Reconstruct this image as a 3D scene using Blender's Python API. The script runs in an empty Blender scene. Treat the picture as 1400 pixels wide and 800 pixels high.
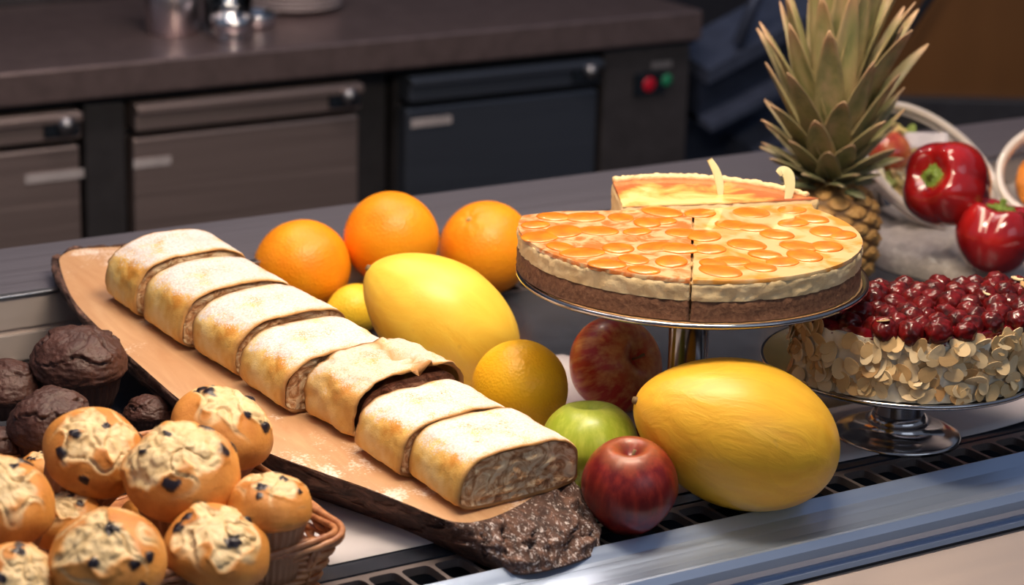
import bpy, bmesh, math, random
from mathutils import Vector, Matrix, noise
R_ = math.radians
random.seed(7)
scn = bpy.context.scene
COL = scn.collection

# ------------------------------------------------------------------ camera, world, light, exposure
CAM = Vector((0, 0, 1.56)); FPX = 3300.0
ROT = Matrix.Rotation(R_(-32), 3, 'Z') @ Matrix.Rotation(R_(90-17), 3, 'X') @ Matrix.Rotation(R_(1.5), 3, 'Z')
cd = bpy.data.cameras.new('camera'); cam = bpy.data.objects.new('camera', cd); COL.objects.link(cam)
cam.matrix_world = Matrix.Translation(CAM) @ ROT.to_4x4()
cd.sensor_width = 36; cd.lens = 36*FPX/1400; cd.clip_end = 60
cd.dof.use_dof = True; cd.dof.focus_distance = 1.78; cd.dof.aperture_fstop = 6.8
scn.camera = cam
w = bpy.data.worlds.new('world'); scn.world = w; w.use_nodes = True
wn = w.node_tree.nodes; wl = w.node_tree.links
bg = wn['Background']; bg.inputs['Strength'].default_value = 0.33
tc = wn.new('ShaderNodeTexCoord'); sp = wn.new('ShaderNodeSeparateXYZ'); cr = wn.new('ShaderNodeValToRGB')
wl.new(tc.outputs['Generated'], sp.inputs[0]); wl.new(sp.outputs['Z'], cr.inputs[0]); wl.new(cr.outputs[0], bg.inputs[0])
cr.color_ramp.elements[0].position = 0.0; cr.color_ramp.elements[0].color = (.10, .08, .075, 1)
cr.color_ramp.elements[1].position = 0.75; cr.color_ramp.elements[1].color = (.42, .52, .75, 1)
e = cr.color_ramp.elements.new(.15); e.color = (.45, .5, .62, 1)

def area(name, loc, target, sx, sy, power, color):
    l = bpy.data.lights.new(name, 'AREA'); l.shape = 'RECTANGLE'; l.size = sx; l.size_y = sy
    l.energy = power; l.color = color
    o = bpy.data.objects.new(name, l); COL.objects.link(o); o.location = loc
    o.rotation_euler = (Vector(target)-Vector(loc)).to_track_quat('-Z', 'Y').to_euler()
    return o
area('case_strip_light', (1.02, 1.50, 1.66), (1.0, 1.55, .9), 1.3, .10, 6.6, (1, .80, .58))
area('case_spot_light', (.92, 1.22, 1.80), (1.0, 1.5, .93), .40, .12, 8.0, (1, .82, .62))
area('kitchen_ceiling_light', (1.0, 2.1, 2.6), (1.2, 2.9, .5), 1.4, .5, 17.0, (1, .80, .74))
area('street_daylight', (1.2, -1.4, 2.3), (1.3, 1.6, .9), 2.2, 1.3, 9.0, (.76, .86, 1))
pl_ = bpy.data.lights.new('kitchen_spot_bulb', 'POINT'); pl_.energy = 9; pl_.shadow_soft_size = .03; pl_.color = (1, .85, .7)
po_ = bpy.data.objects.new('kitchen_spot_bulb', pl_); COL.objects.link(po_); po_.location = (1.15, 2.55, 2.3)
vs = scn.view_settings
vs.view_transform = 'Standard'; vs.look = 'None'; vs.gamma = 1; vs.use_curve_mapping = False; vs.exposure = 0.0

# ------------------------------------------------------------------ surveying: where a sight line meets a level
def ray(x, y): return ROT @ Vector(((x-700)/FPX, (400-y)/FPX, -1))
def P(x, y, z):
    d = ray(x, y); return CAM + d*((z-CAM.z)/d.z)
def PD(x, y, depth): return CAM + ray(x, y)*depth
def sph(x, y, r, base=.9):
    d = ray(x, y); k = r/FPX; t = (base-CAM.z)/(d.z-k); return CAM+d*t, k*t
RIGHT = ROT @ Vector((1, 0, 0)); UP = ROT @ Vector((0, 1, 0)); TOCAM = ROT @ Vector((0, 0, 1))

# ------------------------------------------------------------------ helpers
def tag(o, label=None, cat=None, group=None, kind=None):
    if label: o['label'] = label
    if cat: o['category'] = cat
    if group: o['group'] = group
    if kind: o['kind'] = kind
    return o
def thing(name, label, cat, loc=(0, 0, 0), group=None, rot=None):
    o = bpy.data.objects.new(name, None); COL.objects.link(o); o.location = loc
    o.empty_display_size = .02
    if rot is not None: o.rotation_euler = rot
    return tag(o, label, cat, group)
def mobj(name, V, F, mat, parent=None, smooth=True, attrs=None, loc=None):
    me = bpy.data.meshes.new(name); me.from_pydata([tuple(v) for v in V], [], F); me.update()
    if smooth: me.polygons.foreach_set('use_smooth', [True]*len(me.polygons))
    if attrs:
        for k, vals in attrs.items():
            a = me.attributes.new(k, 'FLOAT', 'POINT'); a.data.foreach_set('value', vals)
    me.materials.append(mat)
    o = bpy.data.objects.new(name, me); COL.objects.link(o)
    if parent is not None: o.parent = parent
    if loc is not None: o.location = loc
    return o
class MB:
    def __init__(s): s.V = []; s.F = []
    def add(s, V, F):
        n = len(s.V); s.V += [Vector(v) for v in V]; s.F += [tuple(i+n for i in f) for f in F]; return s
    def box(s, a, b, bev=0.0):
        bm = bmesh.new(); bmesh.ops.create_cube(bm, size=1)
        for v in bm.verts:
            v.co = Vector(((a[i]+b[i])/2 + v.co[i]*(b[i]-a[i]) for i in range(3)))
        if bev > 0: bmesh.ops.bevel(bm, geom=list(bm.edges), offset=bev, segments=2, affect='EDGES', profile=.6)
        bm.verts.index_update()
        s.add([v.co.copy() for v in bm.verts], [[v.index for v in f.verts] for f in bm.faces]); bm.free(); return s
    def xf(s, m): s.V = [m @ v for v in s.V]; return s
    def build(s, name, mat, parent=None, smooth=False, loc=None): return mobj(name, s.V, s.F, mat, parent, smooth, loc=loc)
def lathe(prof, n=64, cx=0, cy=0, z0=0):
    V, F = [], []
    m = len(prof)
    for i in range(n):
        a = 2*math.pi*i/n
        for r, z in prof: V.append(Vector((cx+r*math.cos(a), cy+r*math.sin(a), z0+z)))
    for i in range(n):
        j = (i+1) % n
        for k in range(m-1): F.append((i*m+k, j*m+k, j*m+k+1, i*m+k+1))
    return V, F
def tube(pts, rad, n=8, closed=False):
    pts = [Vector(p) for p in pts]; V, F = [], []
    up = Vector((0, 0, 1)); N = len(pts)
    for i, p in enumerate(pts):
        t = (pts[(i+1) % N]-pts[i-1]) if closed else (pts[min(i+1, N-1)]-pts[max(i-1, 0)])
        t.normalize(); u = t.cross(up)
        if u.length < 1e-4: u = t.cross(Vector((1, 0, 0)))
        u.normalize(); v = u.cross(t)
        r = rad[i] if isinstance(rad, (list, tuple)) else rad
        for k in range(n):
            a = 2*math.pi*k/n; V.append(p + u*math.cos(a)*r + v*math.sin(a)*r)
    for i in range(N if closed else N-1):
        j = (i+1) % N
        for k in range(n):
            l = (k+1) % n; F.append((i*n+k, i*n+l, j*n+l, j*n+k))
    if not closed: F.append(tuple(range(n))[::-1]); F.append(tuple((N-1)*n+k for k in range(n)))
    return V, F
def sphere_dirs(nu=64, nv=40):
    V, F = [Vector((0, 0, 1))], []
    for j in range(1, nv):
        t = math.pi*j/nv
        for i in range(nu):
            a = 2*math.pi*i/nu; V.append(Vector((math.sin(t)*math.cos(a), math.sin(t)*math.sin(a), math.cos(t))))
    V.append(Vector((0, 0, -1))); e_ = len(V)-1
    for i in range(nu):
        k = (i+1) % nu
        F.append((0, 1+i, 1+k)); F.append((e_, 1+(nv-2)*nu+k, 1+(nv-2)*nu+i))
        for j in range(nv-2): F.append((1+j*nu+i, 1+(j+1)*nu+i, 1+(j+1)*nu+k, 1+j*nu+k))
    return V, F
def nz(v, s, o=0): return noise.noise(Vector(v)*s + Vector((o*3.1, o*7.7, o*1.3)))
def fbm(v, s, o=0, oct=4): return noise.fractal(Vector(v)*s + Vector((o*3.1, o*7.7, o*1.3)), 1.0, 2.0, oct)
def sstep(a, b, x):
    t = max(0, min(1, (x-a)/(b-a))); return t*t*(3-2*t)
def catmull(pts, per=8, closed=True):
    out = []; n = len(pts); pts = [Vector(p) for p in pts]
    for i in range(n if closed else n-1):
        p0 = pts[i-1] if (closed or i > 0) else pts[0]; p1 = pts[i]; p2 = pts[(i+1) % n]
        p3 = pts[(i+2) % n] if closed else pts[min(i+2, n-1)]
        for k in range(per):
            t = k/per
            out.append(.5*((2*p1)+(p2-p0)*t+(2*p0-5*p1+4*p2-p3)*t*t+(3*p1-p0-3*p2+p3)*t**3))
    if not closed: out.append(pts[-1])
    return out
def copyx(root, loc=None, label=None, rot=None, scale=None):
    r = root.copy(); COL.objects.link(r)
    if loc is not None: r.location = loc
    if rot is not None: r.rotation_euler = rot
    if scale is not None: r.scale = scale
    if label: r['label'] = label
    for ch in list(root.children):
        c = ch.copy(); COL.objects.link(c); c.parent = r
        for g in ch.children:
            d = g.copy(); COL.objects.link(d); d.parent = c
    return r

# ------------------------------------------------------------------ materials
class Mat:
    """small node builder around one Principled shader"""
    def __init__(s, name, color=(.5, .5, .5), rough=.5, metal=0, **kw):
        s.m = bpy.data.materials.new(name); s.m.use_nodes = True
        s.n = s.m.node_tree.nodes; s.l = s.m.node_tree.links
        s.b = s.n['Principled BSDF']; s.tc = s.n.new('ShaderNodeTexCoord')
        s.set('Base Color', (*color, 1)); s.set('Roughness', rough); s.set('Metallic', metal)
        for k, v in kw.items(): s.set({'coat': 'Coat Weight', 'coatr': 'Coat Roughness', 'trans': 'Transmission Weight', 'ior': 'IOR',
                                       'sss': 'Subsurface Weight', 'sheen': 'Sheen Weight', 'spec': 'Specular IOR Level', 'aniso': 'Anisotropic'}[k], v)
        s.vec = s.tc.outputs['Object']; s.hgt = None
    def set(s, k, v): s.b.inputs[k].default_value = v
    def scaled(s, sc):
        mp = s.n.new('ShaderNodeMapping'); mp.inputs['Scale'].default_value = sc; s.l.new(s.tc.outputs['Object'], mp.inputs[0]); return mp.outputs[0]
    def noise(s, scale, detail=4, rough=.55, dist=0, vec=None):
        n = s.n.new('ShaderNodeTexNoise'); n.inputs['Scale'].default_value = scale; n.inputs['Detail'].default_value = detail
        n.inputs['Roughness'].default_value = rough; n.inputs['Distortion'].default_value = dist
        s.l.new(vec or s.vec, n.inputs['Vector']); return n.outputs['Fac']
    def voro(s, scale, feat='F1', vec=None, out='Distance'):
        n = s.n.new('ShaderNodeTexVoronoi'); n.feature = feat; n.inputs['Scale'].default_value = scale
        s.l.new(vec or s.vec, n.inputs['Vector']); return n.outputs[out]
    def attr(s, name):
        n = s.n.new('ShaderNodeAttribute'); n.attribute_name = name; return n.outputs['Fac']
    def ramp(s, fac, stops):
        n = s.n.new('ShaderNodeValToRGB'); r = n.color_ramp
        for i, (p, c) in enumerate(stops):
            e = r.elements[i] if i < 2 else r.elements.new(p)
            e.position = p; e.color = (*c, 1) if len(c) == 3 else c
        s.l.new(fac, n.inputs[0]); return n.outputs[0]
    def rampv(s, fac, a, b, lo=0., hi=1.):
        n = s.n.new('ShaderNodeMapRange'); n.inputs[1].default_value = a; n.inputs[2].default_value = b
        n.inputs[3].default_value = lo; n.inputs[4].default_value = hi; s.l.new(fac, n.inputs[0]); return n.outputs[0]
    def mix(s, f, a, b, mode='MIX'):
        n = s.n.new('ShaderNodeMix'); n.data_type = 'RGBA'; n.blend_type = mode
        for i, v in ((0, f), (6, a), (7, b)):
            if isinstance(v, (int, float)): n.inputs[i].default_value = v
            elif isinstance(v, tuple): n.inputs[i].default_value = (*v, 1) if len(v) == 3 else v
            else: s.l.new(v, n.inputs[i])
        return n.outputs[2]
    def math(s, op, a, b=0.):
        n = s.n.new('ShaderNodeMath'); n.operation = op
        for i, v in enumerate((a, b)):
            if isinstance(v, (int, float)): n.inputs[i].default_value = v
            else: s.l.new(v, n.inputs[i])
        return n.outputs[0]
    def sep(s, which, src=None):
        n = s.n.new('ShaderNodeSeparateXYZ'); s.l.new(src or s.vec, n.inputs[0]); return n.outputs[which]
    def normal_z(s):
        g = s.n.new('ShaderNodeNewGeometry'); n = s.n.new('ShaderNodeSeparateXYZ'); s.l.new(g.outputs['Normal'], n.inputs[0]); return n.outputs['Z']
    def base(s, c): s.l.new(c, s.b.inputs['Base Color']); return s
    def link(s, c, k): s.l.new(c, s.b.inputs[k]); return s
    def bump(s, h, strength=.3, dist=.002):
        n = s.n.new('ShaderNodeBump'); n.inputs['Strength'].default_value = strength; n.inputs['Distance'].default_value = dist
        s.l.new(h, n.inputs['Height'])
        if s.hgt is not None: s.l.new(s.hgt, n.inputs['Normal'])
        s.hgt = n.outputs[0]; s.l.new(s.hgt, s.b.inputs['Normal']); return s
def simple(name, c, rough=.5, metal=0, var=.15, scale=40, bump=0, bs=200, **kw):
    m = Mat(name, c, rough, metal, **kw); f = m.noise(scale)
    m.base(m.ramp(f, [(.3, tuple(x*(1-var) for x in c)), (.7, tuple(min(1, x*(1+var)) for x in c))]))
    if bump: m.bump(m.noise(bs, 3), bump, .001)
    return m.m
def steel(name, c=(.55, .55, .57), rough=.3, vec=(2, 2, 300), metal=1):
    m = Mat(name, c, rough, metal); v = m.scaled(vec); f = m.noise(1.0, 3, .6, vec=v)
    m.link(m.rampv(f, .3, .7, rough*.8, rough*1.25), 'Roughness'); m.bump(f, .04, .0005)
    return m.m

M_steel = steel('brushed_steel'); M_rail = steel('aluminium_sky_tint', (.42, .51, .68), .34, (1, 200, 200), .75)  # the rail's blue sky reflection is put into its base colour
M_ledge = steel('ledge_steel', (.20, .19, .225), .42, (1, 200, 200), .6)
M_face = steel('ledge_face', (.50, .43, .40), .4, (1, 200, 200), .35)
M_deck = simple('dark_deck', (.035, .04, .055), .25, .3)
M_vent = simple('vent_metal', (.17, .14, .135), .45, .5)
M_black = simple('black_void', (.008, .012, .018), .35)
M_panel = steel('panel_reflection_tint', (.66, .53, .46), .42, (1, 60, 60), .45)  # warm beige reflection is put into the steel's base colour
M_silver = Mat('plate_silver', (.50, .485, .49), .16, 1).m
M_paper = simple('white_paper', (.50, .46, .47), .7, var=.03, bump=.05)
# oranges
def orange_mat(name, a, b):
    m = Mat(name, a, .38, sss=0.0, coat=.06, coatr=.3, spec=.35); m.base(m.ramp(m.noise(25), [(.3, a), (.7, b)]))
    m.bump(m.voro(420), .45, .0007); m.bump(m.noise(60, 3), .25, .0015); return m.m
M_orange = orange_mat('orange_peel', (.93, .25, .006), (.98, .36, .01))
M_orange2 = orange_mat('yellow_orange_peel', (.98, .48, .012), (.98, .56, .02))
M_navel = simple('orange_button', (.45, .33, .10), .7)
def melon_mat(name, a, b, axis_scale):
    m = Mat(name, a, .42, coat=.1, coatr=.3); v = m.scaled(axis_scale)
    f = m.noise(1, 5, .6, 1.2, vec=v)
    c = m.ramp(f, [(.3, b), (.7, a)])
    sp_ = m.rampv(m.noise(55, 2), .72, .80)
    c = m.mix(m.math('MULTIPLY', sp_, .45), c, (.40, .25, .08)); m.base(c)
    m.bump(f, .32, .0026); return m.m
M_melon = melon_mat('canary_melon_rind', (.94, .54, .04), (.86, .43, .03), (16, 60, 60))
M_melon2 = melon_mat('pale_melon_rind', (.93, .66, .08), (.88, .54, .05), (12, 35, 35))
M_stem = simple('dry_stem', (.20, .13, .06), .8)
def apple_mat(name, a, b, streak, green=False):
    m = Mat(name, a, .36, coat=.18, coatr=.16)
    v = m.scaled((1, 1, .18)); f = m.noise(150, 4, .6, 0, vec=v)
    c = m.ramp(f, [(.42, a), (.66, b)])
    top = m.rampv(m.math('ADD', m.sep('Z'), m.math('MULTIPLY', m.math('SUBTRACT', m.noise(60), .5), .014)), .024, .040)
    c = m.mix(m.math('MULTIPLY', top, .6), c, streak)
    dots = m.rampv(m.voro(330), .10, .02); c = m.mix(m.math('MULTIPLY', dots, .45), c, streak if not green else (.30, .26, .08)); m.base(c)
    return m.m
M_apple = apple_mat('red_apple_skin', (.13, .005, .006), (.27, .022, .012), (.55, .20, .06))
M_apple2 = apple_mat('striped_apple_skin', (.46, .028, .018), (.68, .28, .10), (.62, .40, .12))
M_gapple = apple_mat('green_apple_skin', (.36, .46, .035), (.50, .58, .07), (.62, .62, .18), True)
# board
m = Mat('board_wood', (.6, .34, .16), .45, coat=.15, coatr=.3)
f = m.noise(1, 4, .6, .6, vec=m.scaled((55, 9, 55))); c = m.ramp(f, [(.3, (.47, .24, .11)), (.7, (.60, .36, .19))])
dz = m.rampv(m.math('ADD', m.noise(16, 3), m.math('MULTIPLY', m.noise(420, 2), .35)), .76, .86); c = m.mix(m.math('MULTIPLY', dz, .8), c, (.88, .76, .66)); m.base(c); M_board = m.m
m = Mat('bark', (.12, .06, .04), .75)
f = m.noise(1, 6, .65, .8, vec=m.scaled((120, 42, 90)))
c = m.ramp(f, [(.3, (.018, .010, .009)), (.52, (.10, .045, .03)), (.75, (.28, .14, .09))])
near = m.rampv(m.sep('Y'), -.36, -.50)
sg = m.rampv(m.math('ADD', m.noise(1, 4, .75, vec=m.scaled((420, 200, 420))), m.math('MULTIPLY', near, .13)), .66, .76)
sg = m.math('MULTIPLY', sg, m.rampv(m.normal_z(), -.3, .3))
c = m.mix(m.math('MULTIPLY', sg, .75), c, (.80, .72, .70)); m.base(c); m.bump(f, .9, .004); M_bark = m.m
# strudel
m = Mat('strudel_crust', (.8, .6, .3), .55)
tan = m.ramp(m.noise(38, 4), [(.34, (.66, .28, .04)), (.5, (.82, .50, .13)), (.68, (.88, .64, .27))])
sug = m.math('ADD', m.rampv(m.normal_z(), .35, .95, -.44, .20), m.math('MULTIPLY', m.math('SUBTRACT', m.noise(45, 3), .5), 1.1))
sug = m.rampv(m.math('ADD', sug, m.math('MULTIPLY', m.math('SUBTRACT', m.noise(750, 4, .8), .5), 1.5)), -.08, .10)
c = m.mix(m.attr('edge'), tan, (.50, .24, .08)); sug = m.math('MULTIPLY', sug, m.math('SUBTRACT', 1.0, m.attr('edge')))
m.base(m.mix(sug, c, m.ramp(m.noise(500, 4, .8), [(.35, (.56, .45, .40)), (.6, (.76, .73, .73))]))); m.bump(m.noise(300, 4), .25, .0015); m.bump(m.noise(700, 3), .3, .0008); M_crust = m.m
m = Mat('strudel_filling', (.4, .22, .12), .5, coat=.2, coatr=.3)
f = m.noise(60, 6, .65, 2.6)
m.base(m.ramp(f, [(.30, (.22, .07, .02)), (.43, (.58, .29, .12)), (.55, (.88, .66, .40)), (.72, (.93, .76, .52))]))
m.bump(f, .9, .004); M_fill = m.m
m = Mat('dark_filling', (.2, .08, .05), .5, coat=.3, coatr=.3)
f = m.noise(70, 6, .65, 2.0); m.base(m.ramp(f, [(.32, (.06, .015, .01)), (.5, (.26, .09, .05)), (.72, (.55, .30, .18))])); m.bump(f, .9, .004); M_fill2 = m.m
# muffins
def muffin_mat(name, crust_a, crust_b, crumb_a, crumb_b, bumpy=.3):
    m = Mat(name, crust_a, .55, sheen=.0)
    cr_ = m.ramp(m.noise(50, 4), [(.3, crust_a), (.7, crust_b)])
    cb = m.ramp(m.noise(90, 4), [(.3, crumb_a), (.7, crumb_b)])
    c = m.mix(m.attr('crumb'), cr_, cb); c = m.mix(m.attr('berry'), c, (.012, .006, .011)); m.base(c)
    m.link(m.rampv(m.attr('berry'), 0, 1, .52, .3), 'Roughness')
    m.bump(m.noise(260, 4), bumpy, .0015); m.bump(m.noise(900, 2), .25, .0006); return m.m
M_muffin = muffin_mat('muffin_crown', (.48, .17, .028), (.70, .30, .06), (.60, .41, .18), (.80, .62, .36))
M_choc = muffin_mat('chocolate_crown', (.050, .018, .012), (.080, .028, .018), (.030, .010, .007), (.06, .021, .014), .7)
m = Mat('muffin_paper', (.30, .14, .07), .6); M_wrap = m.m
m = Mat('chocolate_paper', (.05, .02, .015), .7); M_wrapc = m.m
m = Mat('wicker', (.42, .16, .06), .42, coat=.3, coatr=.25); f = m.noise(140, 4); m.base(m.ramp(f, [(.3, (.26, .08, .03)), (.7, (.56, .25, .10))])); m.bump(f, .3, .001); M_wicker = m.m

# ------------------------------------------------------------------ the place: floor, walls
def struct(name, mb, mat, label=None):
    o = mb.build(name, mat); tag(o, label, None, None, 'structure'); return o
M_floor = simple('floor_tile', (.10, .09, .09), .4)
M_wall = simple('dark_wall', (.05, .05, .06), .6)
m = Mat('brown_panel', (.16, .065, .02), .35, coat=.2, coatr=.2); f = m.noise(1, 4, vec=m.scaled((3, 3, .8))); m.base(m.ramp(f, [(.3, (.10, .043, .012)), (.75, (.21, .09, .028))])); M_brown = m.m
struct('floor', MB().box((-1.5, -2.0, -.05), (6.2, 5.0, 0)), M_floor)
struct('wall_back', MB().box((-1.5, 4.4, 0), (6.2, 4.5, 3.0)), M_wall, 'dark wall behind the back counter')
struct('wall_right', MB().box((6.1, -1.0, 0), (6.2, 4.4, 3.0)), M_wall, 'dark side wall of the kitchen')

# ------------------------------------------------------------------ display case
DK = .9
case = thing('display_case', 'refrigerated pastry display case with steel rails and dark slotted deck', 'display case', (1.0, 1.5, 0))
C0 = Vector((1.0, 1.5, 0))
def cpart(name, mb, mat, smooth=False, label=None):
    mb.V = [v-C0 for v in mb.V]; o = mb.build(name, mat, case, smooth)
    if label: o['label'] = label
    return o
X0, X1 = .15, 2.30
cpart('deck', MB().box((X0, 1.325, DK-.02), (X1, 1.832, DK)), M_deck, label='dark polished deck')
def vent(y0, y1, pitch, z, thick=.002, frac=.80):
    mb = MB(); n = int((X1-X0)/pitch)
    for i in range(n):
        cx = X0+(i+.5)*pitch; cy = (y0+y1)/2; hx = pitch/2; hy = (y1-y0)/2
        V = []; N = 20
        for lev in (0, 1, 2):
            for k in range(N):
                a = 2*math.pi*(k+.5)/N; c, s = math.cos(a), math.sin(a)
                if lev == 0:
                    q = max(abs(c), abs(s)); x, y = c/q*hx, s/q*hy
                else:
                    x = math.copysign(abs(c)**.35, c)*hx*frac*1.02; y = math.copysign(abs(s)**.35, s)*hy*.72
                V.append((cx+x, cy+y, z if lev < 2 else z-.006))
        F = []
        for lev in (0, 1):
            for k in range(N):
                l = (k+1) % N; F.append((lev*N+k, lev*N+l, (lev+1)*N+l, (lev+1)*N+k))
        # corner fills of the cell
        mb.add(V, F)
        mb.add([(cx-hx, y0, z-.0002), (cx+hx, y0, z-.0002), (cx+hx, y0+hy*.12, z-.0002), (cx-hx, y0+hy*.12, z-.0002)], [(0, 1, 2, 3)])
        mb.add([(cx-hx, y1-hy*.12, z-.0002), (cx+hx, y1-hy*.12, z-.0002), (cx+hx, y1, z-.0002), (cx-hx, y1, z-.0002)], [(0, 1, 2, 3)])
    return mb
cpart('front_vent', vent(1.280, 1.322, .0255, DK, frac=.86), M_vent, label='row of rounded rectangular slots along the front')
cpart('rear_vent', vent(1.832, 1.862, .0235, DK), M_vent, label='row of slots under the rear ledge')
cpart('duct', MB().box((X0, 1.276, DK-.06), (X1, 1.862, DK-.03)).box((X0, 1.27, DK-.06), (X1, 1.277, DK-.004)), M_black)
# rear ledge: upper lip, face with groove, lower face
cpart('rear_ledge', MB().box((X0, 1.863, DK-.06), (X1, 2.00, .955), .0015), M_ledge, label='raised grey ledge along the back')
cpart('ledge_face', MB().box((X0, 1.8585, .926), (X1, 1.863, .9535), .001).box((X0, 1.8605, .922), (X1, 1.863, .926)).box((X0, 1.856, .898), (X1, 1.863, .922), .001), M_face)
cpart('ledge_lip', MB().box((X0, 1.857, .9530), (X1, 1.866, .9562), .001), M_steel)
# front rail : extruded profile (y, z)
prof = [(1.281, .895), (1.281, .9035), (1.2785, .9045), (1.276, .9025), (1.270, .8975), (1.262, .8935), (1.2535, .8905), (1.247, .8895), (1.2435, .8910),
        (1.2415, .8905), (1.238, .8850), (1.2365, .8790), (1.2375, .8740), (1.2400, .8720), (1.2400, .8700), (1.2360, .8690), (1.2350, .8655), (1.2380, .8640), (1.2700, .8600)]
mb = MB(); V = []; F = []
for x in (X0, X1):
    for y, z in prof: V.append((x, y, z))
n = len(prof)
for k in range(n-1): F.append((k, n+k, n+k+1, k+1))
F.append(tuple(range(n))); F.append(tuple(range(2*n-1, n-1, -1)))
mb.add(V, F); cpart('front_rail', mb, M_rail, False, 'curved aluminium rail')
cpart('rail_gap', MB().box((X0, 1.238, .8615), (X1, 1.262, .8640)), M_black)
# front panel below the rail, slope added so it catches light from above
V = [(X0, 1.2345, .8615), (X1, 1.2345, .8615), (X1, 1.14, .815), (X0, 1.14, .815), (X0, 1.12, .10), (X1, 1.12, .10), (X0, 1.27, .8615), (X1, 1.27, .8615), (X0, 1.27, .10), (X1, 1.27, .10)]
cpart('front_panel', MB().add(V, [(0, 3, 2, 1), (3, 4, 5, 2), (0, 1, 7, 6), (4, 8, 9, 5), (6, 7, 9, 8), (0, 6, 8, 4, 3), (1, 2, 5, 9, 7)]), M_panel, label='brushed steel front panel, beige reflection in its colour')
cpart('case_body', MB().box((X0, 1.28, 0), (X1, 1.99, DK-.062)), M_ledge)
mg = bpy.data.materials.new('clear_pane'); mg.use_nodes = True
mg.node_tree.nodes.clear(); to = mg.node_tree.nodes.new('ShaderNodeOutputMaterial'); tb = mg.node_tree.nodes.new('ShaderNodeBsdfTransparent')
tb.inputs[0].default_value = (.985, .985, .985, 1); mg.node_tree.links.new(tb.outputs[0], to.inputs[0])
gl = MB().box((X0, 1.2450, .8912), (X1, 1.2490, 1.75)).build('window_1', mg); tag(gl, 'clear front glass of the display, standing in the aluminium rail', None, None, 'structure')

# ------------------------------------------------------------------ back counter and refrigerators
BY = 2.9
def BX(px, y, z=None):          # x where the sight line crosses the counter front
    d = ray(px, y); return (CAM + d*(BY/d.y)).x
M_fr1 = steel('fridge_brown_reflection', (.40, .31, .29), .38, (2, 2, 120), .75)  # brown reflection on the steel is put into its colour
M_fr2 = steel('fridge_blue_reflection', (.12, .14, .18), .33, (2, 2, 120), .75)  # same steel, with a bluish reflection put into the colour
M_top = simple('worktop_metal', (.27, .20, .195), .32, .7)
M_dark = simple('dark_metal', (.045, .042, .045), .45, .3)
M_label = simple('label_grey', (.42, .38, .38), .6)
M_chrome = Mat('chrome', (.8, .8, .82), .1, 1).m; M_knob = Mat('dull_knob', (.30, .30, .32), .4, 1).m
wt = thing('worktop', 'long steel worktop running over the undercounter refrigerators', 'worktop', (1.5, BY, .88))
mb = MB().box((-.5, BY-.03, .875), (BX(941, 100), BY+.62, .92), .004); mb.V = [v-Vector((1.5, BY, .88)) for v in mb.V]; mb.build('worktop_slab', M_top, wt)
mb = MB().box((-.5, BY-.015, .868), (BX(941, 100), BY+.62, .875)); mb.V = [v-Vector((1.5, BY, .88)) for v in mb.V]; mb.build('shadow_gap', M_black, wt)
carc = MB()
fr_label = ['left grey undercounter refrigerator with white label strip, cut by frame edge',
            'wide grey undercounter refrigerator between the two dark posts, door coloured by a brown reflection',
            'undercounter refrigerator coloured by a dark blue reflection, left of the red and green buttons']
def fridge(xa, xb, label, mat, knob_dx, lab):
    t = thing('undercounter_refrigerator', label, 'refrigerator', ((xa+xb)/2, BY, 0), 'undercounter refrigerators')
    o = Vector(t.location)
    def b(mb): mb.V = [v-o for v in mb.V]; return mb
    b(MB().box((xa+.003, BY+.02, .02), (xb-.003, BY+.60, .862))).build('cabinet', M_dark, t)
    d = b(MB().box((xa+.006, BY-.01, .16), (xb-.006, BY+.019, .812), .004)).build('door', mat, t)
    b(MB().box((lab[0], BY-.0118, lab[2]), (lab[1], BY-.0100, lab[2]+.012))).build('label_strip', M_label, d)
    g = b(MB().box((xa+.006, BY-.018, .822), (xb-.006, BY+.019, .860), .004).box((xa+.006, BY-.026, .846), (xb-.006, BY-.016, .858), .003)).build('handle_rail', mat, t)
    kx = xb-knob_dx
    b(MB().box((kx-.028, BY-.024, .828), (kx+.020, BY-.016, .856), .003)).build('latch', M_black, t)
    V, F = lathe([(0, 0), (.010, 0), (.012, .004), (.010, .012), (0, .014)], 20)
    k = MB().add(V, F).xf(Matrix.Translation((kx, BY-.022, .844)) @ Matrix.Rotation(R_(90), 4, 'X')); b(k).build('knob', M_knob, t, True)
    b(MB().box((xa+.02, BY+.03, .0), (xb-.02, BY+.5, .02))).build('plinth', M_black, t)
x110, x172, x490, x548, x815 = BX(112, 240), BX(174, 240), BX(491, 180), BX(546, 180), BX(816, 150)
fridge(x110-.42, x110, fr_label[0], M_fr1, .03, (BX(30, 236), BX(110, 228), .768))
fridge(x172, x490, fr_label[1], M_fr1, .03, (BX(178, 218), BX(229, 213), .772))
fridge(x548, x815, fr_label[2], M_fr2, .03, (BX(557, 158), BX(612, 152), .785))
tag(MB().box((x110+.004, BY-.004, 0), (x172-.004, BY+.3, .862), .002).build('counter_post', M_dark), 'dark grey post between the left and the wide grey refrigerator', 'post')
tag(MB().box((x490+.006, BY+.03, 0), (x548-.006, BY+.3, .862), .002).build('counter_post', M_dark), 'recessed near-black post between wide grey and blue-reflecting refrigerators', 'post')
xa, xb = x815+.006, BX(938, 100)
cp = thing('control_cabinet', 'charcoal counter end cabinet with one red and one green push button', 'cabinet', (xa, BY, 0))
mb = MB().box((xa, BY-.008, 0), (xb, BY+.55, .866), .003); mb.V = [v-Vector((xa, BY, 0)) for v in mb.V]; mb.build('cabinet_body', simple('charcoal_metal', (.075, .068, .072), .4, .4), cp)
def onf(px, py, dy=0):
    d = ray(px, py); return CAM + d*((BY+dy)/d.y) - Vector((xa, BY, 0))
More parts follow.
